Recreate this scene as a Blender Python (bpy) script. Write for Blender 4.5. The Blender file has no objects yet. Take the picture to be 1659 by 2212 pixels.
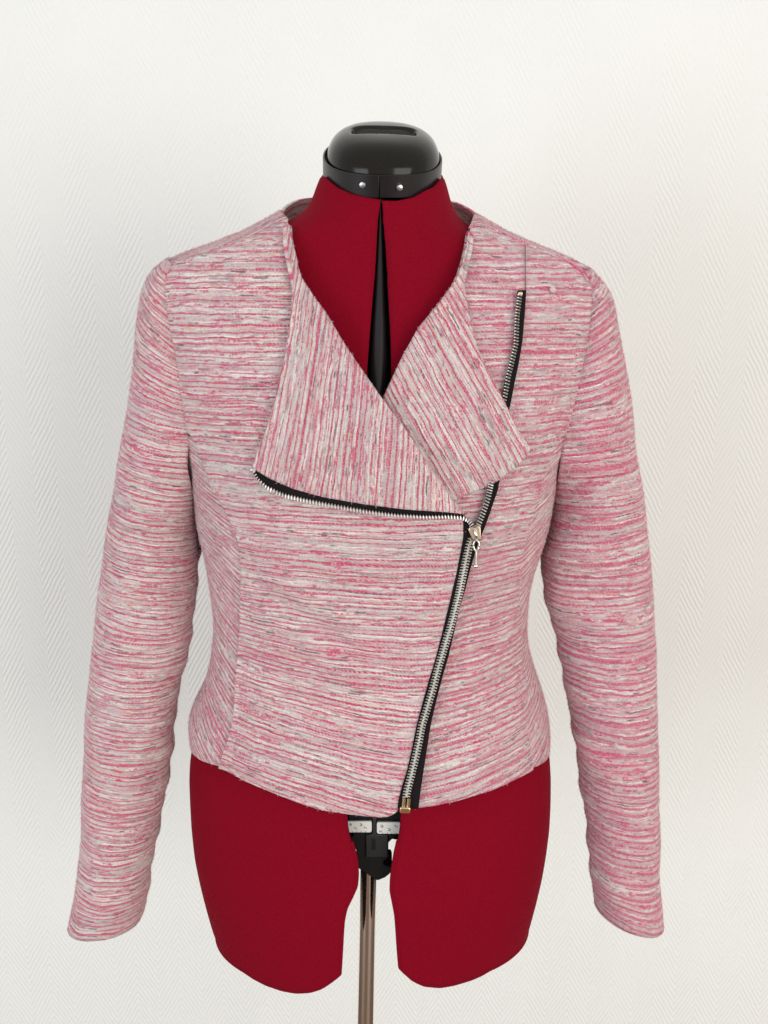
import bpy, bmesh, math, random
import numpy as np
from mathutils import Vector, Matrix, noise as mnoise

random.seed(7)
scene = bpy.context.scene
COL = scene.collection

# ------------------------------------------------------------------ camera
CZ = 1.38                       # height of the lens above the floor
PITCH = math.radians(12.0)
FPX, IW, IH = 2060.0, 1659.0, 2212.0   # focal length and picture size of the survey grid
cam_d = bpy.data.cameras.new('camera')
cam = bpy.data.objects.new('camera', cam_d)
COL.objects.link(cam)
cam.location = (0, 0, CZ)
cam.rotation_euler = (math.pi / 2 - PITCH, 0, 0)
cam_d.sensor_fit = 'VERTICAL'
cam_d.sensor_height = 24.0
cam_d.lens = 24.0 * FPX / IH
cam_d.clip_start = 0.05
cam_d.clip_end = 60
scene.camera = cam

# ------------------------------------------------------------------ light
world = bpy.data.worlds.new('World')
scene.world = world
world.use_nodes = True
bg = world.node_tree.nodes['Background']
bg.inputs['Color'].default_value = (0.985, 0.985, 0.97, 1)
bg.inputs['Strength'].default_value = 0.75

def area(name, loc, target, sx, sy, power, color):
    d = bpy.data.lights.new(name, 'AREA')
    d.shape = 'RECTANGLE'
    d.size, d.size_y = sx, sy
    d.energy = power
    d.color = color
    o = bpy.data.objects.new(name, d)
    COL.objects.link(o)
    o.location = loc
    o.rotation_euler = (Vector(target) - Vector(loc)).to_track_quat('-Z', 'Y').to_euler()
    return o

area('window_and_fill_light', (1.9, -1.6, 1.15), (0.35, 1.0, 0.95), 2.2, 1.7, 54, (1.0, 0.97, 0.905))
area('window_and_fill_light', (-2.3, -1.6, 0.95), (-0.2, 1.0, 0.9), 2.0, 1.6, 46, (0.87, 0.94, 1.0))  # fill light added on the left to brighten that side, not a window

vs = scene.view_settings
vs.view_transform = 'Standard'
vs.look = 'None'
vs.exposure = 0.0
vs.gamma = 1.0
vs.use_curve_mapping = False
scene.render.engine = 'CYCLES'
scene.cycles.max_bounces = 8

# ------------------------------------------------------------------ helpers
CP, SP = math.cos(PITCH), math.sin(PITCH)

def ray(x, y):
    x = np.asarray(x, float); y = np.asarray(y, float)
    u = (x - IW / 2) / FPX
    v = (IH / 2 - y) / FPX
    return np.stack([u, CP + v * SP, -SP + v * CP], -1)

def at(x, y, Y):
    """point at survey position x, y that stands at distance Y from the lens"""
    d = ray(x, y)
    t = np.asarray(Y, float) / d[..., 1]
    p = d * t[..., None]
    p[..., 2] += CZ
    return p

def zof(y, Y):
    return float(at(0, y, Y)[2])

def smooth_interp(xq, x, v, win):
    """linear interpolation with a gaussian softening of width win"""
    x = np.asarray(x, float); v = np.asarray(v, float)
    o = np.argsort(x)
    x, v = x[o], v[o]
    xs = np.linspace(x[0] - 0.1, x[-1] + 0.1, 1600)
    # linear extension past the ends
    vi = np.interp(xs, x, v)
    s0 = (v[1] - v[0]) / (x[1] - x[0]); s1 = (v[-1] - v[-2]) / (x[-1] - x[-2])
    vi = np.where(xs < x[0], v[0] + s0 * (xs - x[0]), vi)
    vi = np.where(xs > x[-1], v[-1] + s1 * (xs - x[-1]), vi)
    dx = xs[1] - xs[0]
    k = max(1, int(3 * win / dx))
    w = np.exp(-0.5 * (np.arange(-k, k + 1) * dx / win) ** 2); w /= w.sum()
    vp = np.concatenate([vi[0] + (vi[1] - vi[0]) * np.arange(-k, 0), vi, vi[-1] + (vi[-1] - vi[-2]) * np.arange(1, k + 1)])
    return xs, np.convolve(vp, w, 'valid')

class Torso:
    def __init__(self, rows, n, Yc, win=0.006):
        """rows: survey y, left x, right x, depth to the front, depth to the back"""
        rows = np.array(rows, float)
        self.n, self.Yc = n, Yc
        P1 = at(rows[:, 1], rows[:, 0], np.full(len(rows), Yc)); P2 = at(rows[:, 2], rows[:, 0], np.full(len(rows), Yc))
        z = P1[:, 2]
        self.zs, xl = smooth_interp(None, z, P1[:, 0], win)
        _, xr = smooth_interp(None, z, P2[:, 0], win)
        _, bf = smooth_interp(None, z, rows[:, 3], 0.015)
        _, bb = smooth_interp(None, z, rows[:, 4], 0.015)
        self.xl, self.xr, self.bf, self.bb = xl, xr, np.maximum(bf, 0.004), np.maximum(bb, 0.004)
        self.ridges = []
    def par(self, z):
        f = lambda a: np.interp(z, self.zs, a)
        xl, xr = f(self.xl), f(self.xr)
        return (xl + xr) / 2, np.maximum((xr - xl) / 2, 0.004), f(self.bf), f(self.bb)
    def relief(self, X, Z):
        r = np.zeros(np.broadcast(X, Z).shape)
        for (ax, az, bx, bz, w, amp) in self.ridges:
            dx, dz = bx - ax, bz - az
            L2 = dx * dx + dz * dz + 1e-12
            t = ((X - ax) * dx + (Z - az) * dz) / L2
            tc = np.clip(t, 0, 1)
            d2 = (X - ax - tc * dx) ** 2 + (Z - az - tc * dz) ** 2
            fade = np.clip(np.minimum(tc, 1 - tc) * 4, 0.0, 1) * 0.75 + 0.25
            r += amp * np.exp(-d2 / (2 * w * w)) * fade
        return r
    def front(self, X, Z, off=0.0):
        xc, a, bf, _ = self.par(Z)
        a = a + off; bf = bf + off
        s = np.clip(np.abs((X - xc) / a), 0, 1)
        return self.Yc - bf * (1 - s ** self.n) ** (1 / self.n) - self.relief(X, Z)
    def hit(self, x, y, off=0.0):
        """where the sight line through x, y meets the front of the body: theta, z"""
        d = ray(x, y)
        ts = np.linspace(0.55, 1.02, 360)
        t = np.full(d.shape[:-1], np.nan)
        prev = None
        for i in range(len(ts)):
            tt = ts[i] / d[..., 1]
            X = d[..., 0] * tt; Z = d[..., 2] * tt + CZ
            g = ts[i] - self.front(X, Z, off)
            if prev is not None:
                m = np.isnan(t) & (g >= 0)
                k = prev / np.where(np.abs(prev - g) < 1e-12, 1e-12, prev - g)
                t = np.where(m, (ts[i - 1] + (ts[i] - ts[i - 1]) * k) / d[..., 1], t)
            prev = g
        t = np.where(np.isnan(t), self.Yc / d[..., 1], t)
        X = d[..., 0] * t; Z = d[..., 2] * t + CZ
        xc, a, bf, _ = self.par(Z)
        s = np.clip((X - xc) / (a + off), -1, 1)
        th = np.sign(s) * np.arcsin(np.abs(s) ** (self.n / 2))
        return th, Z
    def S(self, th, z, off=0.0):
        xc, a, bf, bb = self.par(z)
        c, s = np.cos(th), np.sin(th)
        b = np.where(c >= 0, bf, bb)
        e = 2 / self.n
        lx = np.sign(s) * np.abs(s) ** e
        ly = np.sign(c) * np.abs(c) ** e
        X = xc + (a + off) * lx
        Y = self.Yc - (b + off) * ly
        w = np.clip(ly * 1.5, 0, 1)
        Y = Y - self.relief(X, z) * w
        return np.stack([X, Y, z + 0 * X], -1)

def resample(pts, n):
    pts = np.asarray(pts, float)
    d = np.r_[0, np.cumsum(np.linalg.norm(np.diff(pts, axis=0), axis=1))]
    t = np.linspace(0, d[-1], n)
    return np.stack([np.interp(t, d, pts[:, k]) for k in range(pts.shape[1])], -1)

def soft(pts, n=40, it=2):
    """rounds the corners of a polyline"""
    p = resample(pts, n)
    for _ in range(it):
        q = p.copy(); q[1:-1] = (p[:-2] + 2 * p[1:-1] + p[2:]) / 4; p = q
    return p

def by_height(pts, n):
    """resample a polyline that runs downwards at even steps of its last coordinate"""
    pts = np.asarray(pts, float)
    z = np.minimum.accumulate(pts[:, 1]) - np.arange(len(pts)) * 1e-7
    t = np.linspace(z[0], z[-1], n)
    return np.stack([np.interp(-t, -z, pts[:, 0]), t], -1)

def coons(top, bottom, left, right, nu, nv):
    """top/bottom run left to right, left/right run top to bottom; result [nv, nu, k]"""
    pick = lambda p, n: np.asarray(p, float)[np.round(np.linspace(0, len(p) - 1, n)).astype(int)] if len(p) == 560 else resample(p, n)
    T, B, L, R = resample(top, nu), resample(bottom, nu), pick(left, nv), pick(right, nv)
    u = np.linspace(0, 1, nu)[None, :, None]; v = np.linspace(0, 1, nv)[:, None, None]
    p = (1 - v) * T[None] + v * B[None] + (1 - u) * L[:, None] + u * R[:, None]
    p -= (1 - u) * (1 - v) * T[0] + u * (1 - v) * T[-1] + (1 - u) * v * B[0] + u * v * B[-1]
    return p

def link(name, me, mat, parent=None, kind=None):
    o = bpy.data.objects.new(name, me)
    COL.objects.link(o)
    for m in (mat if isinstance(mat, (list, tuple)) else [mat]):
        me.materials.append(m)
    if parent is not None:
        o.parent = parent
        o.matrix_parent_inverse = parent_inv(parent)
    if kind:
        o['kind'] = kind
    return o

def parent_inv(p):
    # parts keep world coordinates: only a thing's own Empty is moved
    if p.parent is None:
        return Matrix.LocRotScale(p.location, p.rotation_euler, p.scale).inverted()
    return Matrix.Identity(4)

def grid_mesh(name, P, UV=None, close_u=False, smooth=True, flip=False):
    nv, nu = P.shape[:2]
    verts = P.reshape(-1, 3).tolist()
    faces = []
    uvs = []
    for j in range(nv - 1):
        for i in range(nu if close_u else nu - 1):
            i2 = (i + 1) % nu
            f = [j * nu + i, (j + 1) * nu + i, (j + 1) * nu + i2, j * nu + i2]
            ij = [(j, i), (j + 1, i), (j + 1, i + 1), (j, i + 1)]
            if flip:
                f.reverse(); ij.reverse()
            faces.append(f)
            if UV is not None:
                for a, b in ij:
                    uvs.append(UV[a, b])
    me = bpy.data.meshes.new(name)
    me.from_pydata(verts, [], faces)
    if UV is not None:
        l = me.uv_layers.new(name='UVMap')
        l.data.foreach_set('uv', np.asarray(uvs, np.float32).ravel())
    if smooth:
        me.polygons.foreach_set('use_smooth', [True] * len(me.polygons))
    me.update()
    return me

def bm_obj(name, bm, mat, parent=None, smooth=True, kind=None, bevel=0, segs=2, angle=35):
    me = bpy.data.meshes.new(name)
    bm.normal_update()
    bm.to_mesh(me); bm.free()
    if smooth:
        me.polygons.foreach_set('use_smooth', [True] * len(me.polygons))
    o = link(name, me, mat, parent, kind)
    if bevel:
        b = o.modifiers.new('bevel', 'BEVEL'); b.width = bevel; b.segments = segs; b.limit_method = 'ANGLE'; b.angle_limit = math.radians(30)
    if smooth:
        try:
            me.set_sharp_from_angle(angle=math.radians(angle))
        except Exception:
            pass
    return o

def solidify(o, t, offset=-1.0, inner=False):
    m = o.modifiers.new('thickness', 'SOLIDIFY')
    m.thickness = t; m.offset = offset
    m.use_quality_normals = True
    if inner:
        m.material_offset = 1; m.material_offset_rim = 0
    return m

def empty(name, loc):
    o = bpy.data.objects.new(name, None)
    COL.objects.link(o)
    o.location = loc
    o.empty_display_size = 0.05
    return o

def add_tube(bm, pts, radii, seg=10, cap=True, squash=1.0):
    pts = [Vector(p) for p in pts]
    rings = []
    n = len(pts)
    up = None
    for i in range(n):
        t = (pts[min(i + 1, n - 1)] - pts[max(i - 1, 0)]).normalized()
        if up is None:
            up = Vector((0, 0, 1)) if abs(t.z) < 0.9 else Vector((0, 1, 0))
        a = t.cross(up)
        if a.length < 1e-6: a = t.orthogonal()
        a.normalize(); b = t.cross(a).normalized(); up = -b if False else up
        r = radii[i] if hasattr(radii, '__len__') else radii
        rings.append([bm.verts.new(pts[i] + a * (math.cos(k * 2 * math.pi / seg) * r) + b * (math.sin(k * 2 * math.pi / seg) * r * squash)) for k in range(seg)])
    for i in range(n - 1):
        for k in range(seg):
            bm.faces.new((rings[i][k], rings[i][(k + 1) % seg], rings[i + 1][(k + 1) % seg], rings[i + 1][k]))
    if cap:
        bm.faces.new(rings[0][::-1]); bm.faces.new(rings[-1])

def add_box(bm, c, ax, ay, az, hx, hy, hz):
    c = Vector(c); ax, ay, az = Vector(ax) * hx, Vector(ay) * hy, Vector(az) * hz
    v = [bm.verts.new(c + ax * i + ay * j + az * k) for i in (-1, 1) for j in (-1, 1) for k in (-1, 1)]
    for f in ((0, 1, 3, 2), (4, 6, 7, 5), (0, 4, 5, 1), (2, 3, 7, 6), (0, 2, 6, 4), (1, 5, 7, 3)):
        bm.faces.new([v[i] for i in f])

def add_prism(bm, poly, Y0, Y1):
    """outline given in survey points, taken at distance Y0 and carried straight back to Y1"""
    p = at([q[0] for q in poly], [q[1] for q in poly], np.full(len(poly), Y0))
    a = [bm.verts.new(Vector(q)) for q in p]
    b = [bm.verts.new(Vector((q[0], Y1, q[2]))) for q in p]
    n = len(poly)
    bm.faces.new(a); bm.faces.new(b[::-1])
    for i in range(n):
        bm.faces.new((a[i], b[i], b[(i + 1) % n], a[(i + 1) % n]))
    bmesh.ops.recalc_face_normals(bm, faces=bm.faces[:])

# ------------------------------------------------------------------ materials
class NT:
    def __init__(self, name):
        self.m = bpy.data.materials.new(name)
        self.m.use_nodes = True
        self.t = self.m.node_tree
        self.b = self.t.nodes['Principled BSDF']
    def new(self, typ, **kw):
        n = self.t.nodes.new(typ)
        for k, v in kw.items():
            setattr(n, k, v)
        return n
    def set(self, sock, val):
        if isinstance(val, bpy.types.NodeSocket):
            self.t.links.new(val, sock)
        else:
            sock.default_value = val
    def math(self, op, a, b=0.0, c=0.0, clamp=False):
        n = self.new('ShaderNodeMath', operation=op, use_clamp=clamp)
        self.set(n.inputs[0], a); self.set(n.inputs[1], b); self.set(n.inputs[2], c)
        return n.outputs[0]
    def vec(self, x=0.0, y=0.0, z=0.0):
        n = self.new('ShaderNodeCombineXYZ')
        self.set(n.inputs[0], x); self.set(n.inputs[1], y); self.set(n.inputs[2], z)
        return n.outputs[0]
    def noise(self, v, scale=1.0, detail=0.0, rough=0.5):
        n = self.new('ShaderNodeTexNoise', noise_dimensions='3D')
        self.set(n.inputs['Vector'], v)
        n.inputs['Scale'].default_value = scale; n.inputs['Detail'].default_value = detail; n.inputs['Roughness'].default_value = rough
        return n.outputs['Fac']
    def white(self, w):
        n = self.new('ShaderNodeTexWhiteNoise', noise_dimensions='1D')
        self.set(n.inputs['W'], w)
        return n.outputs['Value']
    def smooth(self, v, lo, hi):
        n = self.new('ShaderNodeMapRange', interpolation_type='SMOOTHSTEP')
        self.set(n.inputs['Value'], v); self.set(n.inputs['From Min'], lo); self.set(n.inputs['From Max'], hi)
        return n.outputs['Result']
    def mix(self, f, a, b):
        n = self.new('ShaderNodeMix', data_type='RGBA')
        self.set(n.inputs[0], f); self.set(n.inputs[6], a); self.set(n.inputs[7], b)
        return n.outputs[2]
    def bump(self, h, strength, dist, normal=None):
        n = self.new('ShaderNodeBump')
        n.inputs['Strength'].default_value = strength; n.inputs['Distance'].default_value = dist
        self.set(n.inputs['Height'], h)
        if normal is not None: self.set(n.inputs['Normal'], normal)
        return n.outputs[0]
    def p(self, **kw):
        for k, v in kw.items():
            self.set(self.b.inputs[k.replace('_', ' ')], v)
        return self.m

def rgb(r, g, b): return (r, g, b, 1.0)

def tweed(name, seed, line=0.0051, cover=0.84, blush=0.45, crisp=1.0, pinks=((0.61, 0.008, 0.110), (0.62, 0.042, 0.125))):
    """woven slub yarns: u runs along the weft, v across it (both in metres)"""
    n = NT(name)
    uvn = n.new('ShaderNodeUVMap'); uvn.uv_map = 'UVMap'
    sep = n.new('ShaderNodeSeparateXYZ'); n.t.links.new(uvn.outputs[0], sep.inputs[0])
    u, v = sep.outputs[0], sep.outputs[1]
    w1 = n.noise(n.vec(n.math('MULTIPLY', u, 30), n.math('MULTIPLY', v, 40), seed), 1, 2)
    v1 = n.math('MULTIPLY_ADD', n.math('SUBTRACT', w1, 0.5), 0.0048, v)
    w2 = n.noise(n.vec(n.math('MULTIPLY', u, 330), n.math('MULTIPLY', v, 330), seed + 3), 1, 1)
    v2 = n.math('MULTIPLY_ADD', n.math('SUBTRACT', w2, 0.5), 0.0012 / crisp, v1)
    # thick pink yarns, unevenly spaced
    q = n.math('DIVIDE', v2, line)
    jit = n.noise(n.vec(0, n.math('MULTIPLY', q, 0.6), seed + 5), 1, 1)
    q = n.math('MULTIPLY_ADD', jit, 1.1, q)
    k = n.math('FLOOR', q); f = n.math('FRACT', q)
    rk = n.white(n.math('ADD', k, seed * 3.1))
    rk2 = n.white(n.math('ADD', k, seed * 5.7 + 100.5))
    seg = n.noise(n.vec(n.math('MULTIPLY', u, 22), n.math('MULTIPLY', k, 7.31), seed), 1, 4, 0.75)
    wid = n.math('MULTIPLY_ADD', rk2, 0.075, 0.095)
    dist = n.math('ABSOLUTE', n.math('SUBTRACT', f, 0.5))
    body = n.math('SUBTRACT', 1.0, n.smooth(dist, n.math('MULTIPLY', wid, 0.75), n.math('MULTIPLY', wid, 1.3 / crisp)))
    thr = n.math('MULTIPLY_ADD', rk, 0.36, 0.60 - 0.5 * cover)
    on = n.smooth(seg, thr, n.math('ADD', thr, 0.06))
    rope = n.math('SINE', n.math('ADD', n.math('MULTIPLY', u, 2 * math.pi / 0.0027), n.math('MULTIPLY', f, 10.0)))
    rope = n.math('MULTIPLY_ADD', rope, 0.24 * crisp, 0.78)
    pink = n.math('MULTIPLY', n.math('MULTIPLY', body, on), rope)
    # thin rows between
    qr = n.math('DIVIDE', v2, 0.00120)
    kr = n.math('FLOOR', qr); fr = n.math('FRACT', qr)
    rr = n.white(n.math('ADD', kr, seed * 2.3))
    def row(us, ks, sd): return n.noise(n.vec(n.math('MULTIPLY', u, us), n.math('MULTIPLY', kr, ks), seed + sd), 1, 2, 0.65)
    s1, s2, s3, s5, s6 = row(30, 3.77, 11), row(26, 5.13, 23), row(38, 2.93, 37), row(24, 6.61, 61), row(34, 8.17, 71)
    fleck = n.noise(n.vec(n.math('MULTIPLY', u, 210), n.math('MULTIPLY', kr, 9.7), seed + 81), 1, 1)
    s4 = n.noise(n.vec(n.math('MULTIPLY', u, 42), n.math('MULTIPLY', n.math('FLOOR', n.math('DIVIDE', v2, 0.0024)), 4.9), seed + 41), 1, 2, 0.65)
    big = n.noise(n.vec(n.math('MULTIPLY', u, 16), n.math('MULTIPLY', v2, 170), seed + 51), 1, 2, 0.6)
    c = n.mix(n.smooth(n.math('MULTIPLY_ADD', rr, 0.4, n.math('MULTIPLY', s1, 0.6)), 0.25, 0.75), rgb(0.545, 0.485, 0.485), rgb(0.83, 0.77, 0.725))
    c = n.mix(n.math('MULTIPLY', n.smooth(s5, 0.56, 0.66), 0.55), c, rgb(0.53, 0.455, 0.375))
    c = n.mix(n.math('MULTIPLY', n.smooth(s2, 0.62 - 0.3 * blush, 0.72 - 0.2 * blush), 0.75), c, rgb(0.60, 0.275, 0.345))
    c = n.mix(n.math('MULTIPLY', n.smooth(big, 0.50, 0.66), 0.70 * blush + 0.04), c, rgb(0.60, 0.235, 0.31))
    c = n.mix(n.math('MULTIPLY', n.smooth(s3, 0.60, 0.68), 0.75), c, rgb(0.68, 0.36, 0.27))
    c = n.mix(n.math('MULTIPLY', n.smooth(s4, 0.585, 0.68), 0.60), c, rgb(0.25, 0.225, 0.23))
    c = n.mix(n.math('MULTIPLY', n.smooth(s1, 0.635, 0.69), 0.90), c, rgb(0.10, 0.09, 0.095))
    c = n.mix(n.math('MULTIPLY', n.math('MULTIPLY', n.smooth(s6, 0.55, 0.62), n.smooth(fleck, 0.36, 0.50)), 0.80), c, rgb(0.585, 0.035, 0.135))
    c = n.mix(n.math('MULTIPLY', n.smooth(fleck, 0.64, 0.72), 0.40), c, rgb(0.76, 0.70, 0.68))
    c = n.mix(n.math('MULTIPLY', n.math('SUBTRACT', 1.0, n.smooth(fleck, 0.27, 0.36)), 0.35), c, rgb(0.36, 0.22, 0.255))
    c = n.mix(n.math('MULTIPLY', n.math('MULTIPLY', pink, n.math('MULTIPLY_ADD', n.smooth(fleck, 0.30, 0.45), 0.35, 0.65)), 0.97, clamp=True), c, n.mix(rk2, rgb(*pinks[0]), rgb(*pinks[1])))
    # stitch speckle
    sp = n.noise(n.vec(n.math('MULTIPLY', u, 620), n.math('MULTIPLY', v2, 800), seed), 1, 1)
    c = n.mix(n.math('MULTIPLY', n.smooth(sp, 0.54, 0.72), n.math('MULTIPLY_ADD', pink, -0.32, 0.40)), c, rgb(0.74, 0.655, 0.63))
    c = n.mix(n.math('MULTIPLY', n.smooth(n.math('SUBTRACT', 1.0, sp), 0.54, 0.72), 0.32), c, rgb(0.38, 0.19, 0.24))
    h = n.math('ADD', n.math('MULTIPLY', pink, 0.45), n.math('MULTIPLY', n.math('SINE', n.math('MULTIPLY', fr, math.pi)), 0.35))
    h = n.math('ADD', h, n.math('MULTIPLY', sp, 0.9))
    h = n.math('ADD', h, n.math('MULTIPLY', fleck, 0.7))
    nb = n.bump(h, 0.75, 0.0016)
    n.b.inputs['Roughness'].default_value = 0.9
    n.b.inputs['Specular IOR Level'].default_value = 0.15
    n.b.inputs['Sheen Weight'].default_value = 0.15
    n.b.inputs['Sheen Roughness'].default_value = 0.6
    return n.p(Base_Color=c, Normal=nb)

def red_cloth():
    n = NT('red_jersey')
    tc = n.new('ShaderNodeTexCoord').outputs['Object']
    f = n.noise(tc, 520, 3, 0.7)
    g = n.noise(tc, 14, 3)
    c = n.mix(f, rgb(0.130, 0.0010, 0.006), rgb(0.280, 0.0030, 0.019))
    c = n.mix(n.math('MULTIPLY', g, 0.25), c, rgb(0.20, 0.0015, 0.010))
    n.b.inputs['Roughness'].default_value = 0.85
    n.b.inputs['Specular IOR Level'].default_value = 0.05
    n.b.inputs['Sheen Weight'].default_value = 0.03
    n.b.inputs['Sheen Roughness'].default_value = 0.5
    n.b.inputs['Sheen Tint'].default_value = rgb(0.9, 0.25, 0.3)
    return n.p(Base_Color=c, Normal=n.bump(f, 0.45, 0.0010))

def plain(name, col, rough, metal=0.0, spec=0.5, coat=0.0, bump_scale=0, bump_amt=0.0, vary=0.0):
    n = NT(name)
    tc = n.new('ShaderNodeTexCoord').outputs['Object']
    c = rgb(*col)
    if vary:
        f = n.noise(tc, 60, 4)
        c = n.mix(f, rgb(*[x * (1 - vary) for x in col]), rgb(*[min(1, x * (1 + vary)) for x in col]))
    n.b.inputs['Roughness'].default_value = rough
    n.b.inputs['Metallic'].default_value = metal
    n.b.inputs['Specular IOR Level'].default_value = spec
    n.b.inputs['Coat Weight'].default_value = coat
    n.b.inputs['Coat Roughness'].default_value = 0.05
    kw = dict(Base_Color=c)
    if bump_amt:
        kw['Normal'] = n.bump(n.noise(tc, bump_scale, 2), bump_amt, 0.0005)
    return n.p(**kw)

def wallpaper():
    n = NT('herringbone_wallpaper')
    geo = n.new('ShaderNodeNewGeometry').outputs['Position']
    s = n.new('ShaderNodeSeparateXYZ'); n.t.links.new(geo, s.inputs[0])
    X, Z = s.outputs[0], s.outputs[2]
    per = 0.0722
    wob = n.noise(geo, 35, 2)
    q = n.math('DIVIDE', X, per)
    tri = n.math('ABSOLUTE', n.math('SUBTRACT', n.math('FRACT', n.math('ADD', q, 0.23)), 0.5))
    ph = n.math('ADD', n.math('DIVIDE', Z, 0.0127), n.math('MULTIPLY', tri, 10.5))
    ph = n.math('ADD', ph, n.math('MULTIPLY', wob, 0.8))
    rib = n.math('SINE', n.math('MULTIPLY', ph, 2 * math.pi))
    amp = n.smooth(n.noise(geo, 9, 2), 0.2, 0.7)
    rib = n.math('MULTIPLY', rib, n.math('MULTIPLY_ADD', amp, 0.6, 0.4))
    fine = n.noise(n.vec(n.math('MULTIPLY', X, 250), n.math('MULTIPLY', s.outputs[1], 100), n.math('MULTIPLY', Z, 700)), 1, 3)
    h = n.math('ADD', n.math('MULTIPLY', rib, 0.5), n.math('MULTIPLY', fine, 0.7))
    c = n.mix(n.noise(geo, 5, 3), rgb(0.83, 0.835, 0.805), rgb(0.85, 0.85, 0.825))
    n.b.inputs['Roughness'].default_value = 0.75
    n.b.inputs['Specular IOR Level'].default_value = 0.25
    return n.p(Base_Color=c, Normal=n.bump(h, 0.38, 0.0018))

def wood_floor():
    n = NT('oak_floor')
    geo = n.new('ShaderNodeNewGeometry').outputs['Position']
    s = n.new('ShaderNodeSeparateXYZ'); n.t.links.new(geo, s.inputs[0])
    pl = n.math('FLOOR', n.math('DIVIDE', s.outputs[0], 0.12))
    g = n.noise(n.vec(n.math('MULTIPLY', s.outputs[0], 40), n.math('MULTIPLY_ADD', s.outputs[1], 3, n.math('MULTIPLY', pl, 3.3)), 0), 1, 4)
    c = n.mix(g, rgb(0.10, 0.045, 0.018), rgb(0.20, 0.098, 0.042))
    c = n.mix(n.math('MULTIPLY', n.white(pl), 0.35), c, rgb(0.08, 0.036, 0.016))
    n.b.inputs['Roughness'].default_value = 0.4
    return n.p(Base_Color=c)

SOFT = ((0.58, 0.030, 0.14), (0.59, 0.085, 0.165))
M_LEFT = tweed('pink_tweed', 1.7, crisp=1.15)
M_LAPEL = tweed('pink_tweed_lapel', 9.3, line=0.0054, cover=0.90, blush=0.30)
M_SLEEVE = tweed('pink_tweed_sleeve', 15.1, line=0.0051, cover=0.90, blush=0.46)
M_RIGHT = tweed('pink_tweed_soft', 21.9, line=0.0058, cover=0.84, blush=0.58, crisp=0.8, pinks=SOFT)
M_RSLEEVE = tweed('pink_tweed_soft_sleeve', 28.3, line=0.0070, cover=0.84, blush=0.72, crisp=0.62, pinks=SOFT)
M_RED = red_cloth()
M_GLOSS = plain('black_gloss_plastic', (0.009, 0.007, 0.005), 0.11, spec=0.22)
def scuffed_gloss():
    n = NT('scuffed_black_gloss')
    tc = n.new('ShaderNodeTexCoord').outputs['Object']
    smear = n.noise(tc, 45, 4, 0.6); dust = n.noise(tc, 1400, 1)
    n.b.inputs['Specular IOR Level'].default_value = 0.22
    return n.p(Base_Color=n.mix(n.math('MULTIPLY', n.smooth(dust, 0.72, 0.78), 0.6), rgb(0.009, 0.007, 0.005), rgb(0.12, 0.11, 0.10)),
               Roughness=n.math('MULTIPLY_ADD', n.smooth(smear, 0.35, 0.75), 0.14, 0.09))
M_GLOSS = scuffed_gloss()
M_BLACK = plain('black_plastic', (0.010, 0.008, 0.009), 0.33, spec=0.38, vary=0.2)
M_MATTE = plain('matte_black_plastic', (0.006, 0.006, 0.006), 0.6, spec=0.25)
M_HOUSE = plain('dark_grey_plastic', (0.018, 0.017, 0.018), 0.5, spec=0.35)
M_TAPE = plain('black_zip_tape', (0.012, 0.009, 0.010), 0.9, spec=0.1, bump_scale=1500, bump_amt=0.5)
M_NICKEL = plain('nickel', (0.66, 0.65, 0.61), 0.28, metal=1.0)
M_SILVER = plain('silvered_pull', (0.72, 0.69, 0.62), 0.22, metal=1.0)
M_GOLD = plain('pale_brass', (0.78, 0.62, 0.38), 0.22, metal=1.0)
M_BRASS = plain('dull_brass', (0.56, 0.44, 0.33), 0.25, metal=1.0)
M_STEEL = plain('zinc_screw', (0.72, 0.78, 0.80), 0.28, metal=1.0)
M_CHROME = plain('chrome', (0.82, 0.80, 0.78), 0.09, metal=1.0)
M_WHITE = plain('white_label_plastic', (0.66, 0.65, 0.62), 0.45)
M_INK = plain('black_ink', (0.02, 0.02, 0.02), 0.6)
M_THREAD = plain('dark_seam_thread', (0.22, 0.10, 0.12), 0.9, spec=0.1)

# ------------------------------------------------------------------ setting
YW = 1.40
bm = bmesh.new()
vsx = [bm.verts.new(p) for p in ((-3, YW, 0), (3, YW, 0), (3, YW, 2.7), (-3, YW, 2.7))]
bm.faces.new(vsx)
wall = bm_obj('wall', bm, wallpaper(), smooth=False)
wall['kind'] = 'structure'; wall['label'] = 'off-white wall with embossed herringbone wallpaper'
bm = bmesh.new()
bm.faces.new([bm.verts.new(p) for p in ((-3, -2.5, 0), (3, -2.5, 0), (3, YW, 0), (-3, YW, 0))])
floor = bm_obj('floor', bm, wood_floor(), smooth=False)
floor['kind'] = 'structure'; floor['label'] = 'brown wooden floor below the dress form'

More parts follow.
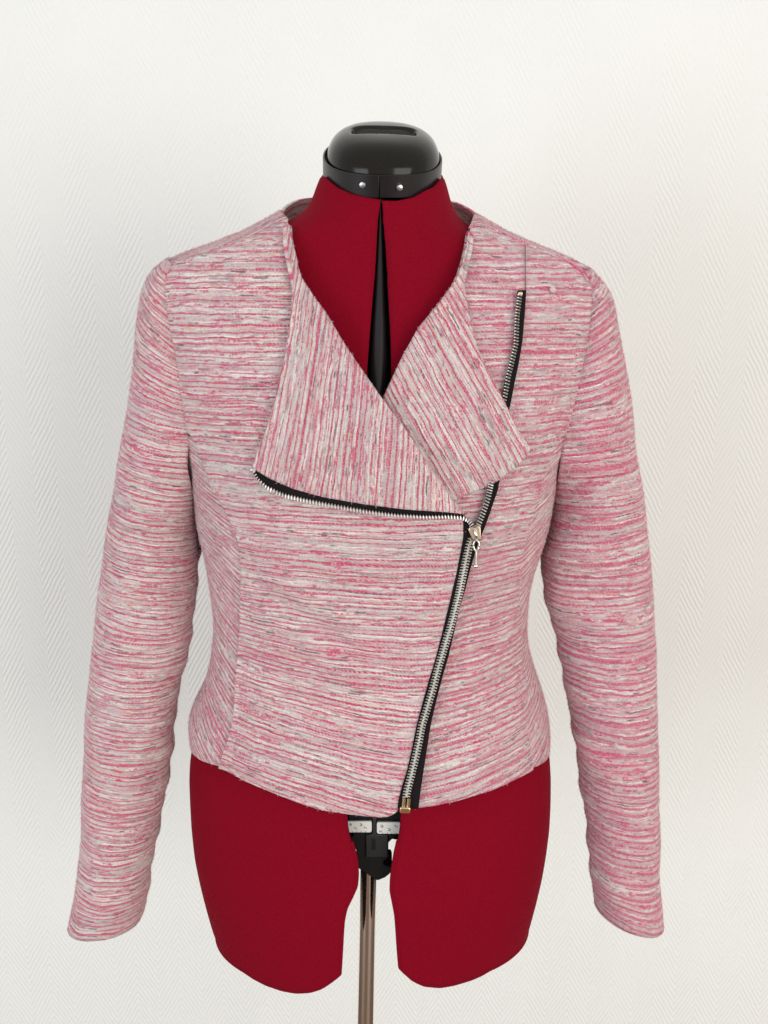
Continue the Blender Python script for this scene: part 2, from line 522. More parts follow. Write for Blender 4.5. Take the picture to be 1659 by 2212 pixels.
# ------------------------------------------------------------------ body shapes
YC = 0.90
jacket_rows = [  # survey y, left, right, front depth, back depth
    (440, 640, 990, .030, .040), (459, 602, 1018, .036, .045), (480, 562, 1056, .044, .050), (500, 521, 1095, .053, .055), (520, 470, 1139, .063, .060),
    (535, 420, 1178, .070, .062), (547, 376, 1212, .075, .065), (557, 352, 1240, .079, .068), (569, 346, 1268, .083, .070), (583, 343, 1287, .087, .072), (621, 340, 1299, .096, .08),
    (661, 342, 1297, .103, .085), (698, 347, 1292, .109, .09), (737, 354, 1288, .114, .09), (770, 361, 1282, .118, .09), (810, 367, 1275, .122, .09),
    (850, 372, 1265, .125, .09), (885, 381, 1252, .127, .09), (925, 393, 1234, .129, .09), (960, 405, 1222, .130, .09), (990, 413, 1209, .129, .09),
    (1047, 422, 1198.5, .127, .085), (1096, 429, 1190, .124, .082), (1140, 435, 1180, .121, .08), (1165, 441.5, 1172, .119, .078), (1200, 449, 1161, .116, .075),
    (1250, 457, 1146, .113, .072), (1305, 463, 1140.7, .110, .07), (1341, 464.7, 1139.4, .109, .07), (1385, 461, 1144, .110, .075), (1419, 455, 1153, .112, .085),
    (1451, 448, 1163, .115, .095), (1473, 438, 1171, .117, .10), (1506, 420.5, 1181, .120, .11), (1530, 411, 1186, .122, .115), (1555, 413, 1188, .124, .12),
    (1590, 419, 1188, .126, .12), (1620, 424, 1186, .127, .12), (1660, 428, 1186, .128, .12), (1760, 430, 1186, .130, .12)]
jacket_rows = [(y, l + (8 if y > 980 else 0), r - (8 if y > 980 else 0), f, b) for y, l, r, f, b in jacket_rows]
T = Torso(jacket_rows, 2.6, YC)

def crease(x0, y0, x1, y1, w, amp):
    a = T.hit(np.array([x0, x1]), np.array([y0, y1]))
    p = T.S(a[0], a[1])
    T.ridges_new.append((p[0, 0], p[0, 2], p[1, 0], p[1, 2], w * 0.00042, amp))

T.ridges_new = []
for c_ in ((640, 930, 700, 1000, 95, .007), (1010, 930, 960, 1000, 90, .006),         # bust
           (560, 1262, 790, 1430, 15, -.0045), (545, 1210, 800, 1375, 17, .0035), (600, 1340, 820, 1500, 22, .0025),
           (560, 1460, 760, 1530, 24, -.0025), (640, 1560, 850, 1600, 26, .002),
           (452, 545, 470, 660, 13, -.0035), (505, 530, 520, 700, 15, .003), (556, 520, 560, 660, 13, -.003), (610, 520, 590, 700, 14, .002),
           (1090, 1130, 1010, 1260, 18, .003), (1120, 1230, 1000, 1380, 20, -.003), (1125, 1330, 990, 1500, 20, .003), (1135, 1480, 960, 1600, 22, -.0025),
           (430, 900, 520, 1130, 20, -.003), (1200, 920, 1120, 1120, 22, -.003), (720, 1180, 930, 1230, 22, -.002), (760, 1640, 850, 1740, 18, .0025)):
    crease(*c_)
T.ridges = T.ridges_new

form_rows = [
    (340, 704, 949, .054, .054), (371, 700, 952, .056, .056), (394, 688, 962, .056, .058), (420, 679, 969, .056, .06), (440, 672, 974, .057, .06), (459, 658, 982, .060, .06),
    (481, 626, 997, .064, .06), (500, 580, 1030, .067, .06), (525, 490, 1110, .070, .06), (557, 395, 1215, .075, .062), (600, 375, 1262, .084, .07),
    (661, 362, 1277, .094, .078), (737, 374, 1268, .105, .082), (810, 387, 1255, .112, .082), (885, 401, 1232, .117, .082), (960, 425, 1202, .119, .082), (1047, 442, 1178, .116, .077),
    (1165, 462, 1152, .108, .07), (1305, 483, 1121, .099, .062), (1385, 481, 1124, .099, .067), (1473, 457, 1151, .106, .09), (1530, 431, 1166, .112, .105),
    (1595, 421, 1180, .116, .11), (1622, 416, 1183.5, .117, .11), (1662, 414, 1186, .118, .11), (1714, 416, 1185.5, .119, .11), (1766, 419, 1183, .119, .11), (1821, 425, 1176, .118, .11),
    (1867, 434, 1168, .116, .105), (1913, 445, 1157.5, .113, .10), (1969, 460, 1143, .108, .095), (2011, 475.6, 1128, .103, .09), (2045, 491, 1110, .098, .085), (2076, 509, 1086, .093, .08),
    (2097, 523, 1060, .089, .075), (2125, 548, 1030, .084, .07), (2160, 585, 990, .078, .065)]
F = Torso(form_rows, 2.25, YC, win=0.004)

# ------------------------------------------------------------------ dress form
form = empty('dress_form', (0.0, YC, 0.0))
form['label'] = 'red adjustable dress form with black neck cap and metal pole, wearing the jacket'
form['category'] = 'dress form'

def F_hit(pts, off=0.0):
    p = soft(pts, 60, 1)
    th, z = F.hit(p[:, 0], p[:, 1], off)
    return np.stack([th, z], -1)

# front shells, left and right of the centre slot
slotL = [(821, 431), (817.5, 466), (811, 564), (804.8, 645), (798, 727), (791.7, 812), (775, 1100), (757, 1500), (750, 1700), (750, 1804), (758, 1822), (769, 1838), (771, 1883), (773.5, 1926), (770, 1935), (754.7, 1941), (746, 1953), (740.5, 1987), (737, 2060), (734, 2106)]
slotR = [(824.5, 433), (829, 466), (834, 547), (839, 645), (844, 727), (845.6, 812), (852, 1100), (862, 1500), (867, 1700), (865, 1804), (856, 1836), (849, 1856), (847.7, 1908), (840, 1928), (852, 1942), (856.6, 1987), (861, 2060), (864, 2092)]
botL = [(523, 2097), (548, 2114), (575, 2128), (610, 2140), (640, 2145), (669, 2143.5), (693, 2136), (713, 2123), (734, 2107)]
botR = [(864, 2093), (876, 2104), (893, 2119), (917, 2130), (950, 2133), (980, 2128), (1017, 2117), (1040, 2107), (1060, 2095)]
ringL = [(699, 379), (710, 391), (731, 406), (758, 418), (793, 426), (821, 431)]
ringR = [(824.5, 433), (857, 434), (893, 426), (920, 411), (941, 402), (956, 383)]
HP = math.pi / 2

def shell(name, top, bot, inner, side):
    t, b, i = F_hit(top), F_hit(bot), F_hit(inner)
    if side < 0:
        t[0, 0] = -HP; b[0, 0] = -HP
        outer = np.stack([np.full(80, -HP), np.linspace(t[0, 1], b[0, 1], 80)], -1)
        t[-1] = i[0]; b[-1] = i[-1]
        G = coons(t, b, outer, i, 60, 170)
    else:
        t[-1, 0] = HP; b[-1, 0] = HP
        outer = np.stack([np.full(80, HP), np.linspace(t[-1, 1], b[-1, 1], 80)], -1)
        t[0] = i[0]; b[0] = i[-1]
        G = coons(t, b, i, outer, 60, 170)
    P = F.S(G[..., 0], G[..., 1])
    o = link(name, grid_mesh(name, P), [M_RED, M_MATTE], form)
    solidify(o, 0.004, inner=True)
    inner_col = P[:, -1] if side < 0 else P[:, 0]
    inner_col = inner_col[inner_col[:, 2] < zof(1790, 0.80)]      # only the open hip edges are bound
    line = np.concatenate([inner_col, P[-1, ::-1] if side < 0 else P[-1]])
    line = resample(line, 260) + np.array([0, 0.0016, 0])
    bm = bmesh.new(); add_tube(bm, line, 0.0018, 10)
    bm_obj('edge_binding', bm, M_RED, o)
    return o

shell('front_shell', ringL, botL, slotL, -1)
shell('front_shell', ringR, botR, slotR, 1)
zt = zof(380, YC)
for sgn in (-1, 1):
    th = np.linspace(HP, math.pi - 0.10, 40) if sgn > 0 else np.linspace(-math.pi + 0.10, -HP, 40)
    z = np.linspace(0, 1, 140)
    TH, V = np.meshgrid(th, z)
    back = np.clip(-np.cos(TH), 0, 1)
    ztop = zt + 0.030 * back
    zbot = (zof(2097, YC)) + 0.10 * back ** 2.5
    Z = ztop + (zbot - ztop) * V
    o = link('back_shell', grid_mesh('back_shell', F.S(TH, Z)), [M_RED, M_MATTE], form)
    solidify(o, 0.004, inner=True)

# neck cap, in a frame that leans with the neck
capC = Vector(at(827.5, 357, YC).tolist())
lean = math.radians(22)
RC = Matrix.Rotation(lean, 4, 'X') @ Matrix.Rotation(math.radians(1.6), 4, 'Y')
MC = Matrix.Translation(capC) @ RC
def capP(x, y, z): return MC @ Vector((x, y, z))
def sup(a, b, e, t):
    c, s = math.cos(t), math.sin(t)
    return (math.copysign(abs(c) ** e, c) * a, math.copysign(abs(s) ** e, s) * b)

RA, RB = 0.0525, 0.0660
# band round the neck: two strips that meet at the front
def band(t0, t1, lift):
    bm = bmesh.new()
    n = 48
    prof = [(-0.0108, 0), (0.0080, 0), (0.0080, -0.0016), (-0.0108, -0.0016)]
    rings = []
    for i in range(n + 1):
        t = t0 + (t1 - t0) * i / n
        ring = []
        for z, d in prof:
            x, y = sup(RA + lift + d, RB + lift + d, 0.90, t)
            ring.append(bm.verts.new(capP(x, y, z + 0.0006 * math.sin(3 * t))))
        rings.append(ring)
    for i in range(n):
        for k in range(4):
            bm.faces.new((rings[i][k], rings[i + 1][k], rings[i + 1][(k + 1) % 4], rings[i][(k + 1) % 4]))
    bm.faces.new(rings[0]); bm.faces.new(rings[-1][::-1])
    bmesh.ops.recalc_face_normals(bm, faces=bm.faces[:])
    return bm_obj('neck_band', bm, M_BLACK, form, bevel=0.0004)
tf = -HP - 0.045
bandL = band(tf, tf - math.pi, 0.0012)
bandR = band(tf + 0.006, tf + math.pi, 0.0)

# screws in the band
def screw(px_, py_, parent):
    p = Vector(at(px_, py_, 0.838).tolist())
    # onto the band surface
    loc = MC.inverted() @ p
    t = math.atan2(loc.y / RB, loc.x / RA)
    x, y = sup(RA + 0.0008, RB + 0.0008, 0.90, t)
    d = Vector((loc.x * 0.6, loc.y, 0)).normalized()
    c = Vector((x, y, loc.z))
    bm = bmesh.new()
    add_tube(bm, [capP(*(c - d * 0.002)), capP(*(c + d * 0.0012)), capP(*(c + d * 0.0022)), capP(*(c + d * 0.0026))], [0.0029, 0.0029, 0.0024, 0.0009], 16)
    s = bm_obj('screw', bm, M_STEEL, parent)
    bm = bmesh.new()
    q = capP(*(c + d * 0.0026)); ax = (RC.to_3x3() @ Vector((1, 0, 0.3))).normalized(); az = (RC.to_3x3() @ Vector((-0.3, 0, 1))).normalized(); ay = (RC.to_3x3() @ d)
    add_box(bm, q, ax, ay, az, 0.0017, 0.0003, 0.0003); add_box(bm, q, az, ay, ax, 0.0017, 0.00025, 0.0003)
    bm_obj('cross_slot', bm, M_MATTE, s, smooth=False) if False else bm.free()
screw(787.4, 400.8, bandL)
screw(859.3, 406, bandR)

# dome with a sunken grip
NT_, NR_ = 120, 60
P = np.zeros((NR_, NT_, 3))
HD = 0.0272
for j in range(NR_):
    s = j / (NR_ - 1)
    rr = 1 - s * s
    hh = math.sin(math.acos(rr ** (1 / 0.52))) ** 0.95
    for i in range(NT_):
        t = 2 * math.pi * i / NT_
        x, y = sup((RA - 0.0022) * rr, (RB - 0.0022) * rr, 0.88, t)
        z = HD * hh
        # grip: rounded rectangle pressed in
        gx, gy = x / 0.0275, (y + 0.004) / 0.0135
        g = (abs(gx) ** 6 + abs(gy) ** 4)
        dep = 1 / (1 + math.exp((g - 1) * 9)) if g < 3 else 0
        ramp = min(1.0, max(0.25, 0.62 - gy * 0.45))
        z -= 0.0105 * dep * ramp
        P[j, i] = capP(x, y, z + 0.004)
me = grid_mesh('neck_cap', P[:-1], close_u=True)
capo = link('neck_cap', me, M_GLOSS, form)
# close the pole of the dome
bm = bmesh.new(); bm.from_mesh(me)
bm.verts.ensure_lookup_table()
last = [bm.verts[(NR_ - 2) * NT_ + i] for i in range(NT_)]
cv = bm.verts.new(sum((v.co for v in last), Vector()) / NT_)
for i in range(NT_):
    bm.faces.new((last[i], cv, last[(i + 1) % NT_]))
bmesh.ops.recalc_face_normals(bm, faces=bm.faces[:])
for f_ in bm.faces: f_.smooth = True
bm.to_mesh(me); bm.free()
# small slit behind the grip
bm = bmesh.new()
pts = [capP(0.0165 * math.sin(a), 0.0225 + 0.002 * math.cos(a * 1.0), 0.0299 - 0.0016 * abs(math.sin(a))) for a in np.linspace(-1.2, 1.2, 14)]
add_tube(bm, pts, [0.0004] + [0.0010] * 12 + [0.0004], 8)
bm_obj('cap_slit', bm, M_MATTE, capo)

# inner neck plate closing the shell under the cap
bm = bmesh.new()
bm.faces.new([bm.verts.new(capP(*(sup(RA - 0.003, RB - 0.003, 0.9, t) + (-0.006,)))) for t in np.linspace(0, 2 * math.pi, 48, endpoint=False)])
bm_obj('neck_plate', bm, M_MATTE, form, smooth=False)

# black spine seen through the slot
sp_pts, sp_r = [], []
for y_, w_ in ((412, 3), (436, 5), (470, 8), (520, 12), (600, 19), (700, 30), (780, 38), (860, 46), (960, 50)):
    xm = 822 - (y_ - 436) * 0.012
    th, z = F.hit(np.array([xm]), np.array([y_]))
    p = F.S(th, z)[0]
    r = w_ * 0.5 * 0.00040
    sp_pts.append((p[0], p[1] + 0.0045 + r * 0.6, p[2])); sp_r.append(r)
bm = bmesh.new(); add_tube(bm, sp_pts, sp_r, 28)
bm_obj('spine', bm, M_BLACK, form)
# dark liner behind the slot
bm = bmesh.new()
lv = []
for y_ in np.linspace(392, 1740, 26):
    th, z = F.hit(np.array([822 - (y_ - 436) * 0.012]), np.array([y_]))
    p = F.S(th, z)[0]
    lv.append((bm.verts.new((p[0] - 0.035, p[1] + 0.036, p[2])), bm.verts.new((p[0] + 0.035, p[1] + 0.036, p[2]))))
for a, b in zip(lv[:-1], lv[1:]):
    bm.faces.new((a[0], b[0], b[1], a[1]))
lo = bm_obj('slot_liner', bm, M_MATTE, form)
solidify(lo, 0.002)

# width adjuster between the hip shells
YM = 0.800
adj = None
bm = bmesh.new()
add_prism(bm, [(752, 1730), (866, 1730), (866.5, 1799), (858, 1803), (845, 1815), (839, 1821), (839, 1853), (829, 1861), (829.5, 1868), (836, 1871), (845, 1873), (847.5, 1880), (842, 1888), (832, 1896), (817, 1902), (810, 1901), (801, 1894), (787, 1884), (770.5, 1874), (769.5, 1836), (759, 1826), (754.5, 1815), (764, 1802), (752, 1799)], YM, YM + 0.030)
adj = bm_obj('width_adjuster', bm, M_MATTE, form, bevel=0.0008)
bm = bmesh.new()
add_prism(bm, [(804.5, 1736), (813, 1736), (813, 1803), (838.5, 1804), (838.5, 1853), (789.5, 1853), (789.5, 1804), (804.5, 1803)], YM - 0.002, YM + 0.004)
bm_obj('centre_block', bm, M_HOUSE, adj, bevel=0.0012, segs=3)
bm = bmesh.new()
add_prism(bm, [(803, 1812), (811, 1812), (811, 1837), (803, 1837)], YM - 0.0026, YM - 0.001)
bm_obj('centre_slot', bm, M_MATTE, adj, bevel=0.0005)

def rrect(x0, y0, x1, y1, r, rl=None):
    out = []
    for (cx, cy, a0, rr) in ((x1 - r, y0 + r, -90, r), (x1 - r, y1 - r, 0, r), (x0 + r, y1 - r, 90, r), (x0 + r, y0 + r, 180, r)):
        for k in range(5):
            a = math.radians(a0 + k * 22.5)
            out.append((cx + rr * math.cos(a), cy + rr * math.sin(a)))
    return out
YL = YM - 0.004
for (x0, y0, x1, y1, marks) in ((748, 1774.5, 803, 1798.5, ((757, 1781, 2.8, 1), (768.5, 1789, 2.6, 0), (780, 1782, 2.8, 1), (789, 1788, 2.8, 0))),
                                (814, 1776.5, 866, 1801.5, ((825, 1785, 3.0, 1), (822, 1795, 2.6, 2), (841, 1792.5, 3.0, 1), (856, 1785, 3.0, 0)))):
    bm = bmesh.new()
    add_prism(bm, rrect(x0, y0, x1, y1, 4.5), YL, YL + 0.003)
    lab = bm_obj('scale_label', bm, M_WHITE, adj, bevel=0.0004)
    bm = bmesh.new()
    def stroke(xa, ya, xb, yb, w):
        a, b = (Vector(at(x_, y_, YL - 0.0002).tolist()) for x_, y_ in ((xa, ya), (xb, yb)))
        d = (b - a); L = d.length / 2; d.normalize()
        add_box(bm, (a + b) / 2, d, (0, 1, 0), d.cross(Vector((0, 1, 0))).normalized(), L, 0.00008, w * 0.0002)
    # ticks along the lower edge, small slanted numerals above
    k = 0
    xx = x0 + 13
    while xx < x1 - 5:
        stroke(xx, y1 - 2.8, xx, y1 - 0.6, 0.9)
        xx += 9.6
    for (mx, my, s, kind) in marks:
        if kind == 0:      # 1 leaning over
            stroke(mx - s, my - s * 0.7, mx + s * 1.2, my + s * 0.8, 0.9); stroke(mx - s, my - s * 0.7, mx - s * 0.8, my + s * 0.2, 0.8)
        elif kind == 1:    # 2 leaning over
            stroke(mx - s, my - s, mx + s * 0.3, my - s * 0.8, 0.9); stroke(mx + s * 0.3, my - s * 0.8, mx + s, my, 0.9); stroke(mx + s, my, mx - s, my + s * 0.3, 0.8); stroke(mx - s, my + s * 0.3, mx + s * 0.9, my + s * 0.9, 0.9)
        else:
            stroke(mx - s * 1.2, my, mx + s * 1.2, my, 0.8); stroke(mx - s * 1.2, my + s * 0.8, mx + s * 1.2, my + s * 0.8, 0.8)
    bm_obj('scale_print', bm, M_INK, lab, smooth=False)

# pole
pt = Vector(at(797, 1840, 0.845).tolist()); pb = Vector(at(789.5, 2212, 0.845).tolist())
d_ = (pb - pt); pend = pt + d_ * (pt.z / -d_.z)
bm = bmesh.new(); add_tube(bm, [pt, pend], 0.0083, 48)
pole = bm_obj('pole', bm, M_CHROME, form)

# ------------------------------------------------------------------ jacket
jacket = empty('jacket', (0.0, YC, zof(1600, YC)))
jacket['label'] = 'pink, white and grey striped tweed jacket with wide folded lapels and slanted zipper'
jacket['category'] = 'jacket'

_rng = np.random.RandomState(5)
_perm = _rng.permutation(512); _perm = np.r_[_perm, _perm, _perm]
_grad = _rng.normal(size=(512, 3)); _grad /= np.linalg.norm(_grad, axis=1)[:, None]
def nz(x, y, z, s, seed=0.0):
    """gradient noise, about -0.7 to 0.7"""
    x = np.asarray(x) * s + seed + 40.0; y = np.asarray(y) * s + seed * 1.7 + 40.0; z = np.asarray(z) * s - seed + 90.0
    xi, yi, zi = np.floor(x).astype(int), np.floor(y).astype(int), np.floor(z).astype(int)
    xf, yf, zf = x - xi, y - yi, z - zi
    fd = lambda t: t * t * t * (t * (t * 6 - 15) + 10)
    u, v, w = fd(xf), fd(yf), fd(zf)
    def g(a, b, c):
        h = _perm[(_perm[(_perm[(xi + a) & 511] + yi + b) & 511] + zi + c) & 511]
        gr = _grad[h]
        return gr[..., 0] * (xf - a) + gr[..., 1] * (yf - b) + gr[..., 2] * (zf - c)
    x00 = g(0, 0, 0) * (1 - u) + g(1, 0, 0) * u; x10 = g(0, 1, 0) * (1 - u) + g(1, 1, 0) * u
    x01 = g(0, 0, 1) * (1 - u) + g(1, 0, 1) * u; x11 = g(0, 1, 1) * (1 - u) + g(1, 1, 1) * u
    return (x00 * (1 - v) + x10 * v) * (1 - w) + (x01 * (1 - v) + x11 * v) * w

def T_hit(pts, off=0.0, n=80, it=1, ease=0):
    p = soft(pts, n, it)
    th, z = T.hit(p[:, 0], p[:, 1], off)
    q = np.stack([th, z], -1)
    for _ in range(ease):
        r = q.copy(); r[1:-1] = (q[:-2] + 2 * q[1:-1] + q[2:]) / 4; q = r
    return q

def panel(name, G, off, mat, uvf, seed, thick=0.0024, edge=None, rough=0.0012):
    """cloth panel from a grid of theta, z; off: lift above the body; edge: dip along seams (left, right)"""
    nv, nu = G.shape[:2]
    if not hasattr(off, 'shape'): off = np.full((nv, nu), float(off))
    P0 = T.S(G[..., 0], G[..., 1], 0.0)
    x, y, z = P0[..., 0], P0[..., 1], P0[..., 2]
    w = nz(x, y, z, 18, seed) * rough + nz(x, y, z, 55, seed + 5) * rough * 0.35 + nz(x, y, z, 320, seed + 9) * 0.00025
    if edge:
        du = np.r_[[0], np.cumsum(np.ones(nu - 1))]
        wid = np.linalg.norm(P0[:, 1:] - P0[:, :-1], axis=-1)
        acc = np.concatenate([np.zeros((nv, 1)), np.cumsum(wid, 1)], 1)
        if edge[0]: w -= edge[0] * np.exp(-acc / 0.003)
        if edge[1]: w -= edge[1] * np.exp(-(acc[:, -1:] - acc) / 0.003)
    P = T.S(G[..., 0], G[..., 1], off + w)
    UV = uvf(P, G)
    o = link(name, grid_mesh(name, P, UV), mat, jacket)
    solidify(o, thick)
    if name != 'back_panel': fuzz(o, P, False, DENS, int(seed))
    return o

M_FUZZ = None
def fuzz(o, P, flip, density, seed, length=0.0030):
    """loose fibres standing out of the cloth"""
    rs = np.random.RandomState(seed)
    dv = P[1:, :-1] - P[:-1, :-1]; du = P[:-1, 1:] - P[:-1, :-1]
    N = np.cross(dv, du)
    A = np.linalg.norm(N, axis=-1)
    N = N / np.maximum(A, 1e-12)[..., None]
    if flip: N = -N
    # only where the cloth faces the room in front
    W = A * (N[..., 1] < 0.25)
    n = int(W.sum() * density)
    idx = rs.choice(W.size, n, p=(W / W.sum()).ravel())
    j, i = np.unravel_index(idx, W.shape)
    a, b = rs.rand(n, 1), rs.rand(n, 1)
    p0 = P[j, i] + dv[j, i] * a + du[j, i] * b
    nn = N[j, i]
    t = rs.normal(size=(n, 3)); t -= (t * nn).sum(1, keepdims=True) * nn; t /= np.linalg.norm(t, axis=1, keepdims=True)
    L = length * rs.uniform(0.35, 1.0, (n, 1)) ** 1.5 * 1.2
    t2 = np.cross(nn, t)
    p1 = p0 + t * L * 0.5 + nn * L * rs.uniform(0.10, 0.40, (n, 1))
    p2 = p0 + t * L * 0.8 + t2 * L * rs.uniform(-0.4, 0.4, (n, 1)) + nn * L * rs.uniform(0.0, 0.55, (n, 1))
    w = np.cross(t, np.array([0, -1.0, 0.2])); w /= np.maximum(np.linalg.norm(w, axis=1, keepdims=True), 1e-6)
    w = w * rs.uniform(0.00007, 0.00013, (n, 1))
    V = np.stack([p0 - w, p0 + w, p1 - w, p1 + w, p2], 1).reshape(-1, 3)
    k = np.arange(n)[:, None] * 5
    F4 = k + np.array([0, 1, 3, 2]); F3 = k + np.array([2, 3, 4])
    me = bpy.data.meshes.new('fuzz')
    me.from_pydata(V.tolist(), [], F4.tolist() + F3.tolist())
    f = link('fuzz', me, M_FUZZ, o, 'stuff')
    return f

def fibre_mat():
    n = NT('wool_fibre')
    r = n.new('ShaderNodeNewGeometry').outputs['Random Per Island']
    cr = n.new('ShaderNodeValToRGB'); cr.color_ramp.interpolation = 'CONSTANT'
    e = cr.color_ramp.elements
    e[0].position = 0.0; e[0].color = rgb(0.70, 0.63, 0.62)
    e[1].position = 0.42; e[1].color = rgb(0.66, 0.36, 0.42)
    for pos, col in ((0.66, (0.60, 0.04, 0.15)), (0.84, (0.70, 0.42, 0.33)), (0.93, (0.25, 0.22, 0.23))):
        x = e.new(pos); x.color = rgb(*col)
    n.t.links.new(r, cr.inputs[0])
    n.b.inputs['Roughness'].default_value = 0.8
    n.b.inputs['Specular IOR Level'].default_value = 0.2
    return n.p(Base_Color=cr.outputs[0])
M_FUZZ = fibre_mat()
DENS = 190000.0

Z_BUST, Z_HEM = zof(1060, 0.78), zof(1640, 0.78)
def uv_body(P, G):
    arc = G[..., 0] * 0.17
    k = np.clip((Z_BUST - P[..., 2]) / (Z_BUST - Z_HEM), 0, 1.1)
    m = P[..., 0] - 0.022
    sag = 0.27 * k * (np.sqrt(m * m + 0.03 ** 2) - 0.03) * (np.cos(G[..., 0]) > 0)
    return np.stack([arc, P[..., 2] - sag], -1)

# outlines (survey points)
neckL = [(620, 470), (624, 484), (630, 518), (639.7, 551), (646, 580), (652.8, 603)]
foldL = [(652.8, 603), (687, 652), (706.7, 678), (744, 742), (778.6, 793), (826, 861), (879, 931), (906, 972), (933, 1016), (964, 1061), (991, 1097), (1004, 1111)]
zipLe = [(1004, 1111), (1003.5, 1130), (1003, 1160), (997, 1194), (988.6, 1239), (977, 1288), (968.6, 1325), (957, 1368), (945.7, 1411), (931.4, 1462), (916, 1515), (902, 1567), (892, 1618), (881.7, 1662), (870, 1700), (862, 1730)]
yokeL = [(366, 570), (420, 558), (472, 541), (520, 520), (564, 499), (600, 478), (620, 470)]
armL = [(366, 570), (361, 590), (361, 621), (364, 661), (370, 698), (377.6, 737), (385, 768), (390, 805), (394, 845), (400, 881), (408, 921), (414, 945)]
prinL = [(414, 945), (428, 975), (444, 1020), (458, 1060), (478, 1090), (497, 1128), (513, 1169), (523, 1240), (524, 1290), (522, 1353), (519, 1402), (516, 1450), (512, 1510), (507, 1561), (495, 1604), (484, 1635), (477, 1658)]
hemL = [(477, 1658), (497, 1668), (531, 1687), (561, 1700), (610, 1721), (654, 1738), (699, 1751), (749, 1757.5), (787, 1761), (817, 1763.5), (836, 1762.5), (851, 1756), (862, 1744)]

rl = by_height(T_hit(neckL + foldL[1:] + zipLe[1:] + [(862, 1744)], 0.004, 260, 1), 560)
GL = coons(T_hit(yokeL, 0.003, ease=12), T_hit(hemL, 0.003, 80, 1), by_height(T_hit([(x - 17, y) for x, y in armL[:-1]] + prinL, 0.003, 200), 560), rl, 150, 280)
u_ = np.linspace(0, 1, 150)[None, :]; v_ = np.linspace(0, 1, 280)[:, None]
offL = 0.0035 + 0.0035 * np.clip((u_ - 0.72) / 0.28, 0, 1) ** 1.5 * np.clip(v_ * 3, 0.1, 1)
offL = offL + 0.0026 * np.exp(-u_ / 0.025) * np.clip((v_ - 0.55) / 0.08, 0, 1)
panel('front_panel', GL, offL, M_LEFT, uv_body, 1.0, edge=(0.0007, 0.0))

neckR = [(1014, 490), (1012, 499), (1007, 531), (997.6, 570), (986, 603)]
foldR = [(986, 603), (952, 649), (903, 708), (867, 773), (847, 816), (826, 861), (850, 930), (905, 1020), (960, 1085), (1000, 1120)]
zipRe = [(1000, 1120), (1010, 1176), (998, 1225), (986, 1282), (972, 1328), (955, 1397), (930, 1485), (912, 1550), (900, 1610), (890, 1660), (878, 1710), (872, 1740)]
shR = [(1014, 490), (1034, 486), (1056, 492), (1093, 508), (1139, 528), (1185, 546), (1231, 565), (1258, 577), (1273, 590)]
armR = [(1273, 590), (1277, 621), (1274, 658), (1269, 698), (1264.7, 737), (1258.6, 774), (1251, 814), (1243, 851), (1232.5, 888), (1219, 927), (1211, 950)]
prinR = [(1211, 950), (1196, 985), (1176, 1040), (1158, 1100), (1140, 1160), (1128, 1220), (1123, 1287), (1127, 1341), (1132, 1390), (1137, 1440), (1140, 1475), (1145, 1540), (1148, 1600), (1152, 1640), (1154, 1663)]
hemR = [(872, 1746), (904, 1750), (935, 1746), (979, 1736), (1017, 1724), (1062, 1711), (1093, 1698), (1124, 1681), (1154, 1664)]
GR = coons(T_hit(shR, 0.0, ease=40), T_hit(hemR, 0.0), by_height(T_hit(neckR + foldR[1:] + zipRe[1:], 0.0, 260), 560), by_height(T_hit([(x + 17, y) for x, y in armR[:-1]] + prinR, 0.001, 200), 560), 130, 280)
panel('front_panel', GR, 0.0012, M_RIGHT, uv_body, 3.0, edge=(0.0, 0.0007))

# side panels
def uv_side(P, G):
    X = P[..., 0]
    xs = X[:, -1:] if X[0, 0] < X[0, -1] and X.mean() < 0 else X[:, :1]
    dist = np.abs(X - xs) + 0.5 * np.clip(P[..., 1] - (YC - 0.03), 0, 1)
    return np.stack([G[..., 0] * 0.17, P[..., 2] - 0.80 * dist], -1)

def side(sgn, seam, mat, seed, zhem):
    s = T_hit([(x - sgn * 7, y) for x, y in seam], 0.003, 200)
    n = 200
    inner = s
    outer = np.stack([np.full(n, sgn * (HP + 0.55)), np.linspace(s[0, 1] - 0.003, zhem, n)], -1)
    mid = np.linspace(0, 1, 40)[:, None]
    top = (1 - mid) * inner[0] + mid * outer[0]
    bot = (1 - mid) * inner[-1] + mid * outer[-1]
    bot[:, 1] = inner[-1, 1] + (outer[-1, 1] - inner[-1, 1]) * mid[:, 0]
    if sgn < 0:
        G = coons(top[::-1], bot[::-1], outer, inner, 60, 220)
        panel('side_panel', G, 0.002, mat, uv_side, seed, edge=(0, 0.0015))
    else:
        G = coons(top, bot, inner, outer, 60, 220)
        panel('side_panel', G, 0.0005, mat, uv_side, seed, edge=(0.0015, 0))
    return outer
zh = zof(1600, YC)
sideL = side(-1, prinL, M_SLEEVE, 5.0, zh)
sideR = side(1, prinR, M_RIGHT, 6.0, zof(1622, YC))

# back with the yoke that comes forward over the shoulders
nb = 150
thb = np.linspace(HP + 0.5, 2 * math.pi - HP - 0.5, nb)
zz = np.linspace(0, 1, 160)
TH, V = np.meshgrid(thb, zz)
ztopb = zof(585, YC)
Zb = ztopb + (zh + 0.006 - ztopb) * V
panel('back_panel', np.stack([TH, Zb], -1), 0.001, M_LEFT, uv_body, 7.0)

